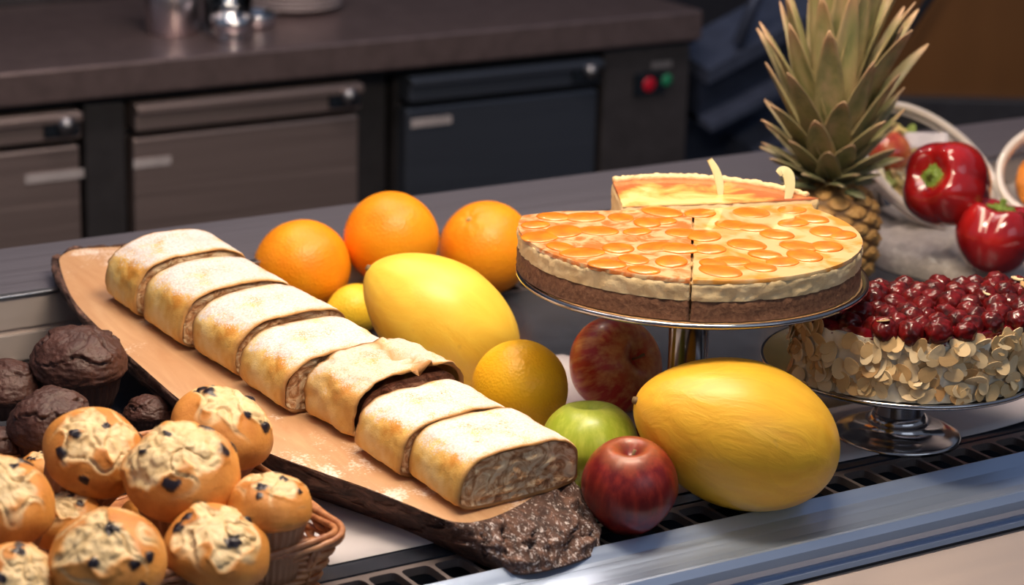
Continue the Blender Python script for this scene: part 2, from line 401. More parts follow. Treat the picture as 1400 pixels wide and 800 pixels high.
def disc_y(c, r, th=.008):
    V, F = lathe([(0, 0), (r*.8, 0), (r, -.002), (r, -th), (0, -th)], 24)
    return MB().add(V, F).xf(Matrix.Translation(c) @ Matrix.Rotation(R_(90), 4, 'X'))
c1 = onf(889, 116, -.016); c2 = onf(913, 110, -.016)
mb = MB().box(c1+Vector((-.026, .002, -.016)), c2+Vector((-.002, .008, .014)), .002); hs = mb.build('button_housing', M_black, cp)
r1 = simple('red_button', (.55, .01, .03), .3); g1 = simple('green_button', (.02, .25, .12), .3)
disc_y(c1, .0115).build('red_push_button', r1, cp, True); disc_y(c2, .0095).build('green_push_button', g1, cp, True)
c3 = onf(908, 88, -.009); MB().box(c3-Vector((.022, 0, .005)), c3+Vector((.014, .002, .005))).build('label_plate', simple('label_plate', (.20, .19, .20), .5), cp)

# things on the worktop
def on_top(px, py, z=.92): return P(px, py, z)
c = on_top(236, 44); V, F = lathe([(0, 0), (.034, 0), (.036, .004), (.045, .13), (.043, .13), (.034, .008), (0, .008)], 48)
tag(MB().add(V, F).build('metal_cup', steel('cup_steel', (.62, .56, .57), .3, (40, 40, 3)), None, True, loc=c), 'tall brushed metal cup standing on the worktop', 'cup')
M_glass = Mat('clear_glass', (1, 1, 1), .02, trans=1.0, ior=1.45).m
c = on_top(312, 45); t = thing('drinking_glass', 'clear glass tumbler with bright sparkles left of the plate stack', 'glass', c)
V, F = lathe([(0, 0), (.026, 0), (.030, .003), (.032, .012), (.036, .10), (.0335, .10), (.0285, .016), (.022, .010), (0, .010)], 40)
MB().add(V, F).build('glass_body', M_glass, t, True)
c = on_top(350, 36); V, F = lathe([(0, 0), (.022, 0), (.026, .004), (.031, .018), (.029, .02), (.022, .006), (0, .006)], 32)
tag(MB().add(V, F).build('metal_dish', M_chrome, None, True, loc=c), 'small low shiny dish right beside the sparkling tumbler', 'dish')
c = on_top(296, 47); V, F = lathe([(0, 0), (.020, 0), (.024, .003), (.019, .008), (.026, .020), (.030, .034), (.028, .034), (.022, .020), (0, .012)], 40)
tag(MB().add(V, F).build('glint_creamer', M_chrome, None, True, loc=c+Vector((.0, -.05, 0))), 'tiny shiny metal creamer added to catch lamp glints, in front of the tumbler', 'creamer')  # added chrome piece, there to make bright glints beside the tumbler
M_china = Mat('china', (.52, .45, .45), .25, coat=.4).m
c0 = on_top(400, 12)
plate_prof = [(0, .002), (.040, .002), (.044, 0), (.048, .002), (.068, .008), (.071, .0105), (.069, .0115), (.046, .005), (0, .005)]
for k in range(8):
    V, F = lathe(plate_prof, 56)
    if k == 0:
        pl = MB().add(V, F).build('china_plate', M_china, None, True, loc=c0)
        tag(pl, 'bottom plate of the pale china stack on the worktop', 'plate', 'stacked plates on the worktop')
    else:
        copyx(pl, c0+Vector((random.uniform(-.002, .002), random.uniform(-.002, .002), k*.0062)),
              ['', 'second china plate from the bottom of the stack on the worktop', 'third china plate from the bottom of the worktop stack', 'fourth china plate from the bottom of the worktop stack',
               'fifth china plate up in the stack on the worktop', 'sixth china plate up in the stack on the worktop', 'second china plate from the top of the stack', 'topmost china plate of the stack on the worktop'][k])
# shelf box at the back of the worktop
t = thing('wall_shelf', 'dark low shelf unit at the back of the worktop, far left', 'shelf', (1.2, 3.3, .92))
MB().box((-.6, 0, 0), (.28, .2, .012), .002).box((-.6, 0, .1), (.28, .2, .115), .002).box((.265, 0, .0), (.28, .2, .115)).box((-.6, .185, 0), (.28, .2, .115)).build('shelf_frame', M_dark, t)
# slanted dark blue appliance right of the control cabinet
M_blue = simple('appliance_blue', (.035, .045, .075), .3, .5); M_blue2 = simple('appliance_blue_light', (.09, .11, .17), .35, .5)
A0 = BX(950, 150)
t = thing('bar_machine', 'dark blue appliance with slanted panels right of the push buttons', 'appliance', (A0, BY, 0))
MB().box((0, .05, 0), (.62, .30, .74), .01).build('machine_body', M_blue, t)
def slab(z0, z1, yo, th, mat, name, xa=0., xb=.62):
    V = [(xa, yo, z0), (xb, yo, z1), (xb, yo, z1+th), (xa, yo, z0+th), (xa, yo+.1, z0+.02), (xb, yo+.1, z1+.02), (xb, yo+.1, z1+th+.02), (xa, yo+.1, z0+th+.02)]
    MB().add(V, [(0, 1, 2, 3), (5, 4, 7, 6), (3, 2, 6, 7), (4, 5, 1, 0), (1, 5, 6, 2), (4, 0, 3, 7)]).build(name, mat, t)
slab(.805, 1.04, -.03, .022, M_blue2, 'slanted_panel'); slab(.735, .95, -.045, .010, M_blue2, 'slanted_panel')
slab(.74, .95, -.01, .07, M_blue, 'slanted_housing'); slab(.66, .80, -.03, .03, M_blue2, 'slanted_tray', .10, .5)
V, F = tube([(.06, -.02, .86), (.10, -.02, .95), (.08, 0, 1.05), (.02, .02, 1.2)], .010, 10); MB().add(V, F).build('support_tube', M_blue2, t, True)
# brown panelled cabinet beyond the pineapple
a, b = PD(1186, 128, 3.75), PD(1460, 128, 3.75)
ux = Vector((b.x-a.x, b.y-a.y, 0)); L = ux.length; ang = math.atan2(ux.y, ux.x)
t = thing('wooden_screen', 'tall glossy brown wooden screen behind the pineapple and glass bowls', 'screen', (a.x, a.y, 0), rot=(0, 0, ang))
MB().box((0, 0, 0), (L+.5, .04, 2.2), .003).build('screen_panel', M_brown, t)
MB().box((0, -.03, 0), (L+.5, -.0005, a.z), .003).build('screen_base', simple('screen_base', (.035, .035, .042), .4), t)
p0, p1 = PD(1182, 128, 3.6), PD(1290, -30, 3.6); p00 = p0-(p1-p0)*1.2
g_ = p0+(p0-p1)*((p0.z-0)/(p1.z-p0.z))
V, F = tube([g_-g_, p1-g_], .007, 10)
tag(MB().add(V, F).build('black_rod', M_black, None, True, loc=g_), 'thin black rod slanting in front of the brown screen', 'rod')

# ------------------------------------------------------------------ white paper on the deck
mb = MB(); NX, NY = 70, 8
xa_, xb_ = .70, 1.60
for i in range(NX+1):
    x = xa_+(xb_-xa_)*i/NX
    for j in range(NY+1):
        y0_ = 1.345 - .012*sstep(.75, 1.3, x); y1_ = 1.655 - .22*sstep(1.08, 1.16, x)
        y = y0_+(y1_-y0_)*j/NY
        lift = .020*sstep(1.27, 1.55, x)*(.5+.5*math.cos((y-1.345)*9)) + .0015*abs(math.sin(x*23))*sstep(1.25, 1.4, x)
        mb.V.append(Vector((x, y, DK+.0008+lift)))
for i in range(NX):
    for j in range(NY): mb.F.append((i*(NY+1)+j, (i+1)*(NY+1)+j, (i+1)*(NY+1)+j+1, i*(NY+1)+j+1))
o = mb.build('paper_liner', M_paper, None, True)
so = o.modifiers.new('s', 'SOLIDIFY'); so.thickness = .0004; so.offset = 1
tag(o, 'large white paper sheet lying under the board, fruit and cake stands', 'paper')

# ------------------------------------------------------------------ live edge board
BZ0, BYR, BSL = .932, 1.33, .074
def bz(y): return BZ0+(y-BYR)*BSL
def bp(px, py, lift=0.0):
    d = ray(px, py)   # z = BZ0+(y-BYR)*BSL + lift
    t = (BZ0+lift-BYR*BSL-CAM.z)/(d.z-BSL*d.y); return CAM+d*t
top_px = [(82, 362), (86, 347), (112, 338), (190, 335), (250, 338), (306, 360), (375, 400), (445, 442), (530, 498), (610, 552), (696, 604), (765, 640), (752, 662), (710, 690), (662, 710), (618, 712), (560, 690), (505, 668), (425, 640), (360, 615), (300, 578), (255, 553), (195, 502), (140, 452), (100, 408)]
B0 = Vector((.78, 1.78, .93))
top = [p-B0 for p in catmull([bp(*q) for q in top_px], 12)]
nT = len(top); cen = sum(top, Vector())/nT
me_c = Vector((sum(p.x for p in top)/nT, sum(p.y for p in top)/nT, 0))
def outn(i):
    t = top[(i+2) % nT]-top[i-2]; n_ = Vector((t.y, -t.x, 0)).normalized()
    if n_.dot(top[i]-cen) < 0: n_ = -n_
    return n_
bt = thing('serving_board', 'long live-edge wooden board with dark rough bark under the sliced strudel', 'serving board', B0)
# wood top
wv = []; wf = []
rings = [1.0, .93, .8, .6, .35]
for r in rings:
    for i, p in enumerate(top):
        q = cen+(p-cen)*r
        y = q.y+B0.y; q = Vector((q.x, q.y, bz(y)-B0.z - (.0012 if r == 1.0 else 0) + .0006*nz(q, 25)))
        wv.append(q)
for k in range(len(rings)-1):
    for i in range(nT):
        j = (i+1) % nT; wf.append((k*nT+i, k*nT+j, (k+1)*nT+j, (k+1)*nT+i))
wv.append(Vector((cen.x, cen.y, bz(cen.y+B0.y)-B0.z))); k = (len(rings)-1)*nT
for i in range(nT): wf.append((k+i, k+(i+1) % nT, len(wv)-1))
mobj('wood_top', wv, wf, M_board, bt)
# bark skirt: a lower outline for every point of the upper one, then a rough wall between the two
def zbot(y):
    return DK+.0006 + max(0, (y-1.47))*.055/.40*1.02
low_pts = []
spec = {(765, 640): (812, 736), (752, 662): (816, 756), (710, 690): (768, 776), (662, 710): (708, 786), (618, 712): (652, 770), (560, 690): (602, 747), (505, 668): (545, 722),
        (425, 640): (462, 692), (360, 615): (402, 668), (300, 578): (340, 630), (255, 553): (282, 594), (195, 502): (216, 544), (140, 452): (156, 488), (100, 408): (106, 428), (82, 362): (81, 376), (696, 604): (740, 650)}
for q in top_px:
    p = bp(*q)
    if q in spec:
        z = zbot(p.y)
        for _ in range(4): pb = P(*spec[q], z); z = zbot(pb.y)
    else:
        pb = Vector((p.x+.003, p.y+.003, zbot(p.y)))
    low_pts.append(pb)
low = [p-B0 for p in catmull(low_pts, 12)]
bv = []; bf = []; LEV = 34
for i, p in enumerate(top):
    n_ = outn(i); q0 = low[i]; y = p.y+B0.y; ne = sstep(1.46, 1.34, y)
    zt = bz(y)-B0.z
    for k in range(LEV):
        u = k/(LEV-1)
        if k == 0: q = Vector((p.x, p.y, zt-.0004))
        elif k == LEV-1: q = q0.copy()
        else:
            q = Vector((p.x, p.y, zt)).lerp(q0, u)
            q += n_*(.0055*math.sin(math.pi*u)*(1-.4*ne)) + Vector((0, 0, .004*ne*math.sin(math.pi*u)))
            e2 = sstep(0, .15, u)*sstep(1.0, .85, u)
            ridge = 1-abs(nz(Vector((q.x, q.y*.35, q.z*.6)), 95, 2))*2.4
            groove = sstep(.06, 0, abs(nz(Vector((q.x*1.0, q.y*.22, q.z*.4)), 60, 5)))
            d_ = e2*((.0030+.0022*ne)*(.9*ridge+.7*fbm(Vector((q.x, q.y*.3, q.z*.6)), 170, 5, 5)) - (.0045+.004*ne)*groove)
            q += n_*d_*.8 + Vector((0, 0, d_*.7))
            q.z = max(q.z, q0.z+.0004)
        bv.append(q)
for i in range(nT):
    j = (i+1) % nT
    for k in range(LEV-1): bf.append((i*LEV+k, j*LEV+k, j*LEV+k+1, i*LEV+k+1))
cb_ = sum(low, Vector())/nT
bv.append(cb_)
for i in range(nT): bf.append((i*LEV+LEV-1, ((i+1) % nT)*LEV+LEV-1, len(bv)-1))
bk = mobj('bark', bv, bf, M_bark, bt)

# ------------------------------------------------------------------ strudel slices
near_px = [(185, 440), (247, 482), (320, 523), (388, 571), (480, 608), (546, 660), (627, 705)]
far_px = [(150, 408), (198, 443), (260, 485), (330, 527), (408, 572), (484, 618), (560, 655)]
N7 = bp(627, 705); Q7 = bp(768, 645)
WV = Q7-N7; W = WV.length; lat = WV.normalized()
AX = (bp(150, 408)-N7).normalized()
lat = (lat - AX*lat.dot(AX)*.75).normalized()
nrm = AX.cross(lat); nrm = nrm if nrm.z > 0 else -nrm
def section(n=72, Wd=.08, h=.04, seed=0, inset=0.0):
    """closed loop (s, z): s across, z up"""
    out = []
    for k in range(n):
        a = 2*math.pi*k/n; c, s = math.cos(a), math.sin(a)
        x = Wd/2 + (Wd/2-inset)*math.copysign(abs(c)**.62, c)
        if s >= 0: z = h*.30 + (h*.70-inset)*abs(s)**.72
        else: z = h*.30 - (h*.30-inset)*abs(s)**.45
        wob = 1+.03*noise.noise(Vector((c*1.6, s*1.6, seed)))
        out.append((Wd/2+(x-Wd/2)*wob, z*wob if s > 0 else z))
    return out
def slice_(i, name='strudel_slice'):
    n0, f0 = bp(*near_px[i]), bp(*far_px[i]); ln = (f0-n0).length*1.0
    labels = ['rearmost strudel slice at the far left tip of the board', 'second strudel slice from the far end, golden left side', 'third strudel slice from the far end, thick sugar on top',
              'middle strudel slice with pale sugared top and a crease, fourth from the front', 'browned strudel slice with split crust and dark filling, third from the front',
              'second strudel slice from the front, between the split-crust slice and the front slice', 'front strudel slice showing its pale layered apple filling']
    ax = (f0-n0).normalized(); ax = (ax*.5+AX*.5).normalized()
    u = (lat-ax*lat.dot(ax)).normalized(); up = ax.cross(u); up = up if up.z > 0 else -up
    t = thing(name, labels[i], 'strudel slice', n0, 'sliced strudel on the board')
    h = [.051, .049, .047, .045, .047, .043, .042][i]; Wd = W*[.99, .98, .98, .97, 1.0, .96, .955][i]
    crk = i == 4
    n = 84; NL = 18; V = []; F = []; ed = []
    S = section(n, Wd, h, i*3.3); S2 = section(n, Wd, h, i*3.3, .0028)
    def pt(s, z, l): return u*s + up*z + ax*l
    for j in range(NL+1):
        l = ln*j/NL; e_ = min(j, NL-j)
        for k, (s, z) in enumerate(S):
            q = pt(s, z, l)
            rnd = .0012 if e_ == 0 else (.0003 if e_ == 1 else 0)
            cdir = (u*(s-Wd/2)+up*(z-h*.4)).normalized()
            d = .0016*fbm(q+n0, 40, i) + .0006*fbm(q+n0, 160, i) - rnd
            if crk:
                d += .0022*fbm(q, 90, 9)
                g = abs(s/Wd-.60+.06*nz((l, 0, 0), 90)); 
                if z > h*.6: d -= .0078*sstep(.030, .0, g)*sstep(ln*1.0, ln*.6, l); d += .0035*sstep(.10, .05, g)*sstep(.025, .045, g)
            if i == 3 and z > h*.6: d -= .0018*sstep(.02, 0, abs(s/Wd-.22-.5*(l/ln-.7)))
            if i == 6 and z > h*.6:
                d -= .004*sstep(.0035, .0015, math.hypot(s-Wd*.27, l-ln*.38))
            q += cdir*d*(1 if z > .004 else .3)
            q += ax*(.0016*nz((s, z, i), 70)*(1 if j == NL or j == 0 else 0))
            if q.dot(up) < .0004: q += up*(.0004-q.dot(up))
            V.append(q); ed.append(1.0 if e_ == 0 or (crk and z > h*.6 and g < .03) else (.45 if e_ == 1 else (.3 if crk else 0)))
    for j in range(NL):
        for k in range(n):
            l_ = (k+1) % n; F.append((j*n+k, j*n+l_, (j+1)*n+l_, (j+1)*n+k))
    # inner lips
    for end, l in ((0, .0), (NL, ln)):
        b0 = len(V)
        for k, (s, z) in enumerate(S2):
            V.append(pt(s, max(z, .0025), l+(.003 if end == 0 else -.003))); ed.append(1)
        for k in range(n):
            l_ = (k+1) % n; a_ = end*n
            F.append((a_+k, a_+l_, b0+l_, b0+k) if end else (a_+l_, a_+k, b0+k, b0+l_))
    mobj('crust', V, F, M_crust, t, True, {'edge': ed})
    # filling: a body slightly shorter than the crust with uneven cut faces
    V = []; F = []; RN = 14
    S3 = section(n, Wd, h, i*3.3, .0072 if crk else .0022)
    for end, l0, sg in ((0, .0012, -1), (1, ln-.0012, 1)):
        b0 = len(V); cs, cz = Wd/2, h*.42
        for r in range(RN+1):
            fr = 1-r/RN
            for k, (s, z) in enumerate(S3):
                ss, zz = cs+(s-cs)*fr, cz+(max(z, .0012)-cz)*fr
                q = pt(ss, zz, l0)
                lay = math.sin(fr*15+2.5*nz((ss, zz, i), 60))*.0009
                q += ax*sg*(.0022*fbm((ss, zz, i*2.), 110) + lay)*(min(1, (1-fr)*5))
                V.append(q)
        for r in range(RN):
            for k in range(n):
                l_ = (k+1) % n; a1, a2 = b0+r*n, b0+(r+1)*n
                F.append((a1+k, a1+l_, a2+l_, a2+k) if end == 0 else (a1+l_, a1+k, a2+k, a2+l_))
    for k in range(n):
        l_ = (k+1) % n; F.append((k, l_, (RN+1)*n+l_, (RN+1)*n+k))
    mobj('filling', V, F, M_fill2 if i == 4 else M_fill, t)
for i in range(7): slice_(i)

# ------------------------------------------------------------------ fruit
def blob(name, r, fn, mat, parent=None, nu=72, nv=48, attrs=None):
    D, F = sphere_dirs(nu, nv)
    return mobj(name, [fn(d)*r if not isinstance(fn(d), Vector) else fn(d) for d in D], F, mat, parent)
def orange(px, py, rpx, label, mat, pole, base=DK, squash=.97, seed=1, loc=None, r=None):
    c, rr = sph(px, py, rpx, base); r = r or rr; c = loc or c
    t = thing('orange', label, 'orange', c, 'oranges between board and cake')
    q = Vector(pole).normalized().to_track_quat('Z', 'Y')
    t.rotation_mode = 'QUATERNION'; t.rotation_quaternion = q
    D, F = sphere_dirs(96, 64); V = []
    for d in D:
        k = 1+.012*nz(d, 1.6, seed)
        top_ = math.acos(max(-1, min(1, d.z)))
        k -= .045*math.exp(-(top_/.16)**2)
        a = math.atan2(d.y, d.x); k -= .010*math.exp(-((top_-.28)/.2)**2)*(.5+.5*math.cos(a*7+seed))
        V.append(Vector((d.x, d.y, d.z*squash))*r*k)
    mobj('peel', V, F, mat, t)
    V, F = lathe([(0, .0020), (.0012, .0021), (.0022, .0012), (.0030, .0002), (.0026, -.0010)], 10)
    b = MB().add(V, F); b.V = [v+Vector((0, 0, r*squash*.957)) for v in b.V]; b.build('stem_button', M_navel, t, True)
    return t
tc_ = TOCAM
orange(413, 366, 67, 'orange behind the strudel, nearest of the rear oranges to the board', M_orange, UP*1.0-RIGHT*.5-tc_*.6, seed=2)
c2_, r2_ = sph(535, 319, 65, .922)
orange(535, 326, 65, 'topmost orange, middle of the three rear oranges, resting against the ledge', M_orange, RIGHT*.2+UP*.6-tc_*.9, base=.922, seed=3)
orange(665, 339, 65, 'orange with a visible pale stem button, beside the cheesecake', M_orange, -RIGHT*.38+UP*.62+tc_*.68, seed=4)
orange(711, 530, 66, 'yellowish orange in the middle, between front strudel slices and red apple', M_orange2, UP*.3-tc_, seed=5, squash=.94)
def melon(px, py, a_px, ratio, tilt_img, depth_tilt, label, mat, base=DK, seed=1, tipk=.2, ratio2=None):
    d = ray(px, py)
    c, r = sph(px, py, a_px*ratio, base)
    dist = (c-CAM).dot(-TOCAM); Lh = a_px/FPX*dist; Sh = Lh*ratio
    ax = (RIGHT*math.cos(R_(tilt_img))+UP*math.sin(R_(tilt_img)))*math.cos(R_(depth_tilt)) + TOCAM*math.sin(R_(depth_tilt))
    t = thing('melon', label, 'melon', c); t.rotation_mode = 'QUATERNION'; t.rotation_quaternion = ax.to_track_quat('X', 'Z')
    Lh /= math.cos(R_(depth_tilt))*.96+.04
    D, F = sphere_dirs(110, 72); V = []
    for dd in D:
        v = Vector((dd.z, dd.x, dd.y))     # pole along +x / -x
        k = 1+.012*nz(v, 1.3, seed)
        tp = max(0, -v.x); k += tipk*tp**7*.35
        rad = Sh*(1-.13*max(0, -v.x)**1.5+.02*v.x)
        a = math.atan2(v.z, v.y)
        wr = 1+.006*math.sin(a*11+3*nz(v, 2, seed))*sstep(.2, .9, abs(v.x))
        V.append(Vector((v.x*Lh*k, v.y*rad*k*wr, v.z*rad*k*wr)))
    zmin = min((t.rotation_quaternion @ v).z for v in V)
    # settle on its support
    ray_d = (c-CAM).normalized()
    s_ = (base-(c.z+zmin))/1.0
    t.location = c + Vector((0, 0, s_))
    mobj('rind', V, F, mat, t)
    V, F = lathe([(0, .003), (.0022, .003), (.003, .001), (.0036, -.002)], 10)
    b = MB().add(V, F).xf(Matrix.Translation((-Lh*(1+tipk*.35)+.0006, 0, 0)) @ Matrix.Rotation(R_(-90), 4, 'Y')); b.build('stem_scar', M_stem, t, True)
    return t
melon(1009, 598, 143, .715, -18, -12, 'large canary yellow melon in front, between red apple and cherry cake', M_melon, seed=3, tipk=.12)
melon(603, 452, 117, .70, -36, -8, 'pale yellow melon behind the strudel, beneath the rear oranges', M_melon2, seed=6, tipk=.1)
c, r = sph(486, 422, 34); t = thing('lemon', 'small yellow lemon mostly hidden between rear orange and pale melon', 'lemon', c)
D, F = sphere_dirs(64, 40); V = []
for d in D: V.append(Vector((d.z*r*(1.15+.2*abs(d.z)**9), d.x*r, d.y*r)))
mobj('peel', V, F, orange_mat('lemon_peel', (.93, .55, .03), (.95, .62, .04)), t)

def apple(px, py, rpx, label, mat, pole, base=DK, tall=1.0, taper=.12, seed=1, stem=True, dz=0):
    c, r = sph(px, py, rpx, base)
    t = thing('apple', label, 'apple', c+Vector((0, 0, dz)))
    t.rotation_mode = 'QUATERNION'; t.rotation_quaternion = Vector(pole).normalized().to_track_quat('Z', 'Y')
    D, F = sphere_dirs(96, 72); V = []
    for d in D:
        th = math.acos(max(-1, min(1, d.z))); a = math.atan2(d.y, d.x)
        rr = r*(1+.012*math.cos(5*a+seed)*sstep(1.2, 2.8, th)+.012*nz(d, 1.4, seed))
        rad = math.sin(th)*rr*(1-taper*max(0, -d.z)**1.2 + .02*d.z)
        z = d.z*rr*.93*tall
        z -= r*.36*math.exp(-(th/.27)**2)
        z += r*.20*math.exp(-((math.pi-th)/.28)**2)
        V.append(Vector((rad, 0, z)) if False else Vector((rad*math.cos(a), rad*math.sin(a), z)))
    zmin = min((t.rotation_quaternion @ v).z for v in V); t.location.z = base - zmin + dz
    mobj('skin', V, F, mat, t)
    if stem:
        p = [Vector((0, 0, r*.52)), Vector((.001, 0, r*.70)), Vector((.003, .001, r*.86))]
        V, F = tube(p, [.0011, .0010, .0014], 8); MB().add(V, F).build('stalk', M_stem, t, True)
    return t
apple(840, 496, 67, 'striped red apple lying on its side under the cheesecake stand, dimple facing right', M_apple2, RIGHT*.60+tc_*.75+UP*.22, seed=2)
apple(806, 602, 67, 'green apple between the front strudel slice and the two red apples', M_gapple, UP*.96+tc_*.18+RIGHT*.0, seed=3, tall=1.02, stem=False)
apple(861, 666, 67, 'upright dark red tapering apple at the front edge, before the green apple', M_apple, UP*.90+tc_*.42, seed=4, tall=1.14, taper=.22)

# ------------------------------------------------------------------ muffins
def muffin(px, py, rpx, label, mat, wmat, pole, base, seed, kind='blueberry', sq=.80, cone=.9, rim=1.0, name='blueberry_muffin', grp='blueberry muffins in the wicker basket'):
    c, r = sph(px, py, rpx, base)
    t = thing(name, label, 'muffin', c, grp)
    t.rotation_mode = 'QUATERNION'; t.rotation_quaternion = Vector(pole).normalized().to_track_quat('Z', 'Y')
    D, F = sphere_dirs(132, 84); V = []; cru = []; ber = []
    rnd = random.Random(seed)
    bl = [(Vector((rnd.gauss(0, .5), rnd.gauss(0, .5), rnd.uniform(.3, 1))).normalized(), rnd.uniform(.07, .15)) for _ in range(6)] if kind == 'blueberry' else []
    cx = Vector((rnd.uniform(-.2, .2), rnd.uniform(-.2, .2), 1)).normalized()
    for d in D:
        th = math.acos(max(-1, min(1, d.dot(cx)))); a = math.atan2(d.y, d.x)
        s3 = Vector((seed*1.7, seed*.9, seed*2.3))
        lob = nz(Vector((math.cos(a), math.sin(a), 0))*1.3+s3, 1)*.9
        edge = .66+lob*.8+.22*nz(d*3.6+s3, 1)+.06*nz(d*10+s3, 1)
        cr_ = sstep(.09, -.05, th-edge)
        k = 1+.05*nz(d*1.5+s3, 1)
        if kind == 'blueberry':
            wd = d+Vector((nz(d*3+s3, 1), nz(d*3+s3, 1, 4), nz(d*3+s3, 1, 8)))*.22
            vd = noise.voronoi(wd*2.6+s3)[0]; lump = vd[1]-vd[0]
            k += cr_*(.055*sstep(0, .5, lump)-.045+.035*fbm(d*5+s3, 1))
            k += .065*math.exp(-((th-edge-.07)/.10)**2)*(.5+nz(d*2.3+s3, 1, 3))
            g_c = abs(nz(d*1.5+s3, 1, 6)); crack = sstep(.05, .0, g_c)*sstep(1.3, .5, th)
            k -= .085*crack; cr_ = max(cr_, sstep(.14, .05, g_c)*sstep(1.25, .7, th)*.95)
        else:
            g_c = abs(th-edge*1.05-.1); gate = sstep(-.15, .15, nz(d*1.4+s3, 1, 7)+.1)
            crack = sstep(.075, .0, g_c+.05*nz(d*7+s3, 1))*gate
            g2 = abs(nz(d*1.1+s3, 1, 12)); c2 = sstep(.045, 0, g2)*.6*sstep(1.7, 1.0, th)
            k -= .15*crack+.09*c2; cr_ = max(crack, c2)*.9
            k += .035*fbm(d*4+s3, 1)+.016*fbm(d*14+s3, 1)+.075*sstep(.2, -.05, th-edge*1.05-.1)*gate
        b_ = 0
        for bd, br in bl:
            g = (d-bd).length*(1+.5*nz(d*9+s3, 1))
            if g < br*1.4:
                w_ = sstep(br*1.25, br*.9, g); b_ = max(b_, w_); k += .03*w_*(1-(g/br)**2*.5) if g < br else 0
        z = d.z*sq if d.z > 0 else d.z*.52
        rad = 1.0 if d.z > -.1 else 1-.18*sstep(-.1, -1, d.z)
        V.append(Vector((d.x*rad, d.y*rad, z))*r*k); cru.append(cr_); ber.append(b_)
    mobj('crown', V, F, mat, t, True, {'crumb': cru, 'berry': ber})
    # pleated paper cup
    V = []; F = []; n = 120; prof = [(.86, -.20), (.80, -.55), (.72, -.95*cone-.1), (.69, -1.12*cone-.1), (.0, -1.12*cone-.1)]
    for (rr, z) in prof:
        for k in range(n):
            a = 2*math.pi*k/n; pl_ = 1+.022*(1 if k % 4 < 2 else -1)*(1 if rr > .1 else 0)
            V.append(Vector((rr*pl_*math.cos(a), rr*pl_*math.sin(a), z))*r)
    for j in range(len(prof)-1):
        for k in range(n):
            l_ = (k+1) % n; F.append((j*n+k, (j+1)*n+k, (j+1)*n+l_, j*n+l_))
    mobj('paper_cup', V, F, wmat, t)
    return t
up_, rt = UP, RIGHT
muffin(128, 622, 71, 'blueberry muffin with pale cracked top, upper left of the pile beside the chocolate muffins', M_muffin, M_wrap, up_*.62+rt*.38+tc_*.65, .945, 11)
muffin(250, 650, 79, 'largest blueberry muffin on top of the pile, facing forward, centre of the basket', M_muffin, M_wrap, up_*.65+rt*.12+tc_*.72, .943, 12)
muffin(302, 592, 72, 'golden blueberry muffin at the back of the basket, touching the board edge', M_muffin, M_wrap, up_*.72+rt*.35+tc_*.42, .936, 13)
muffin(0, 692, 76, 'blueberry muffin cut by the left frame edge, level with the largest', M_muffin, M_wrap, up_*.75+rt*.2+tc_*.6, .940, 14)
muffin(148, 770, 82, 'blueberry muffin with a peaked golden crown at the front middle of the basket', M_muffin, M_wrap, up_*.8+rt*.05+tc_*.6, .925, 15)
muffin(297, 752, 74, 'blueberry muffin low in front with several dark berries, right of the peaked one', M_muffin, M_wrap, up_*.78+rt*.25+tc_*.55, .915, 16, sq=.7, cone=.6)
muffin(368, 696, 60, 'small blueberry muffin in pleated paper at the right rim of the basket', M_muffin, M_wrap, up_*.93+rt*.06+tc_*.3-rt*.0, .935, 17, cone=1.35)
muffin(22, 800, 62, 'blueberry muffin in the bottom left corner of the photo', M_muffin, M_wrap, up_*.6+rt*.5+tc_*.6, .925, 18)
muffin(92, 715, 50, 'blueberry muffin half buried under the upper left muffin, dark berries at its edge', M_muffin, M_wrap, up_*.8-rt*.3+tc_*.5, .918, 19, cone=.5)
muffin(205, 712, 45, 'blueberry muffin buried beneath the largest muffin', M_muffin, M_wrap, up_*.9+rt*.1, .905, 20, cone=.3)
muffin(60, 648, 38, 'blueberry muffin glimpsed between the left edge and upper left muffins', M_muffin, M_wrap, up_*.9+rt*.1, .93, 21, cone=.3)
cg = 'chocolate muffins behind the basket'
muffin(108, 497, 66, 'big chocolate muffin on top, closest to the board', M_choc, M_wrapc, up_*.9+rt*.05+tc_*.35, .925, 31, 'choc', sq=.72, name='chocolate_muffin', grp=cg, cone=.7)
muffin(8, 535, 50, 'chocolate muffin cut by the left frame edge, split top', M_choc, M_wrapc, up_*.9+tc_*.2, .915, 32, 'choc', sq=.8, name='chocolate_muffin', grp=cg, cone=.5)
muffin(72, 584, 60, 'chocolate muffin directly behind the upper left blueberry muffin', M_choc, M_wrapc, up_*.8+rt*.1+tc_*.4, .930, 33, 'choc', name='chocolate_muffin', grp=cg, cone=.6)
muffin(205, 570, 36, 'chocolate muffin low in the gap between blueberry muffins and board', M_choc, M_wrapc, up_*.9, .905, 34, 'choc', name='chocolate_muffin', grp=cg, cone=.3)
muffin(-2, 615, 38, 'chocolate muffin sliver at the left frame edge above the blueberry ones', M_choc, M_wrapc, up_*.9, .925, 35, 'choc', name='chocolate_muffin', grp=cg, cone=.5)

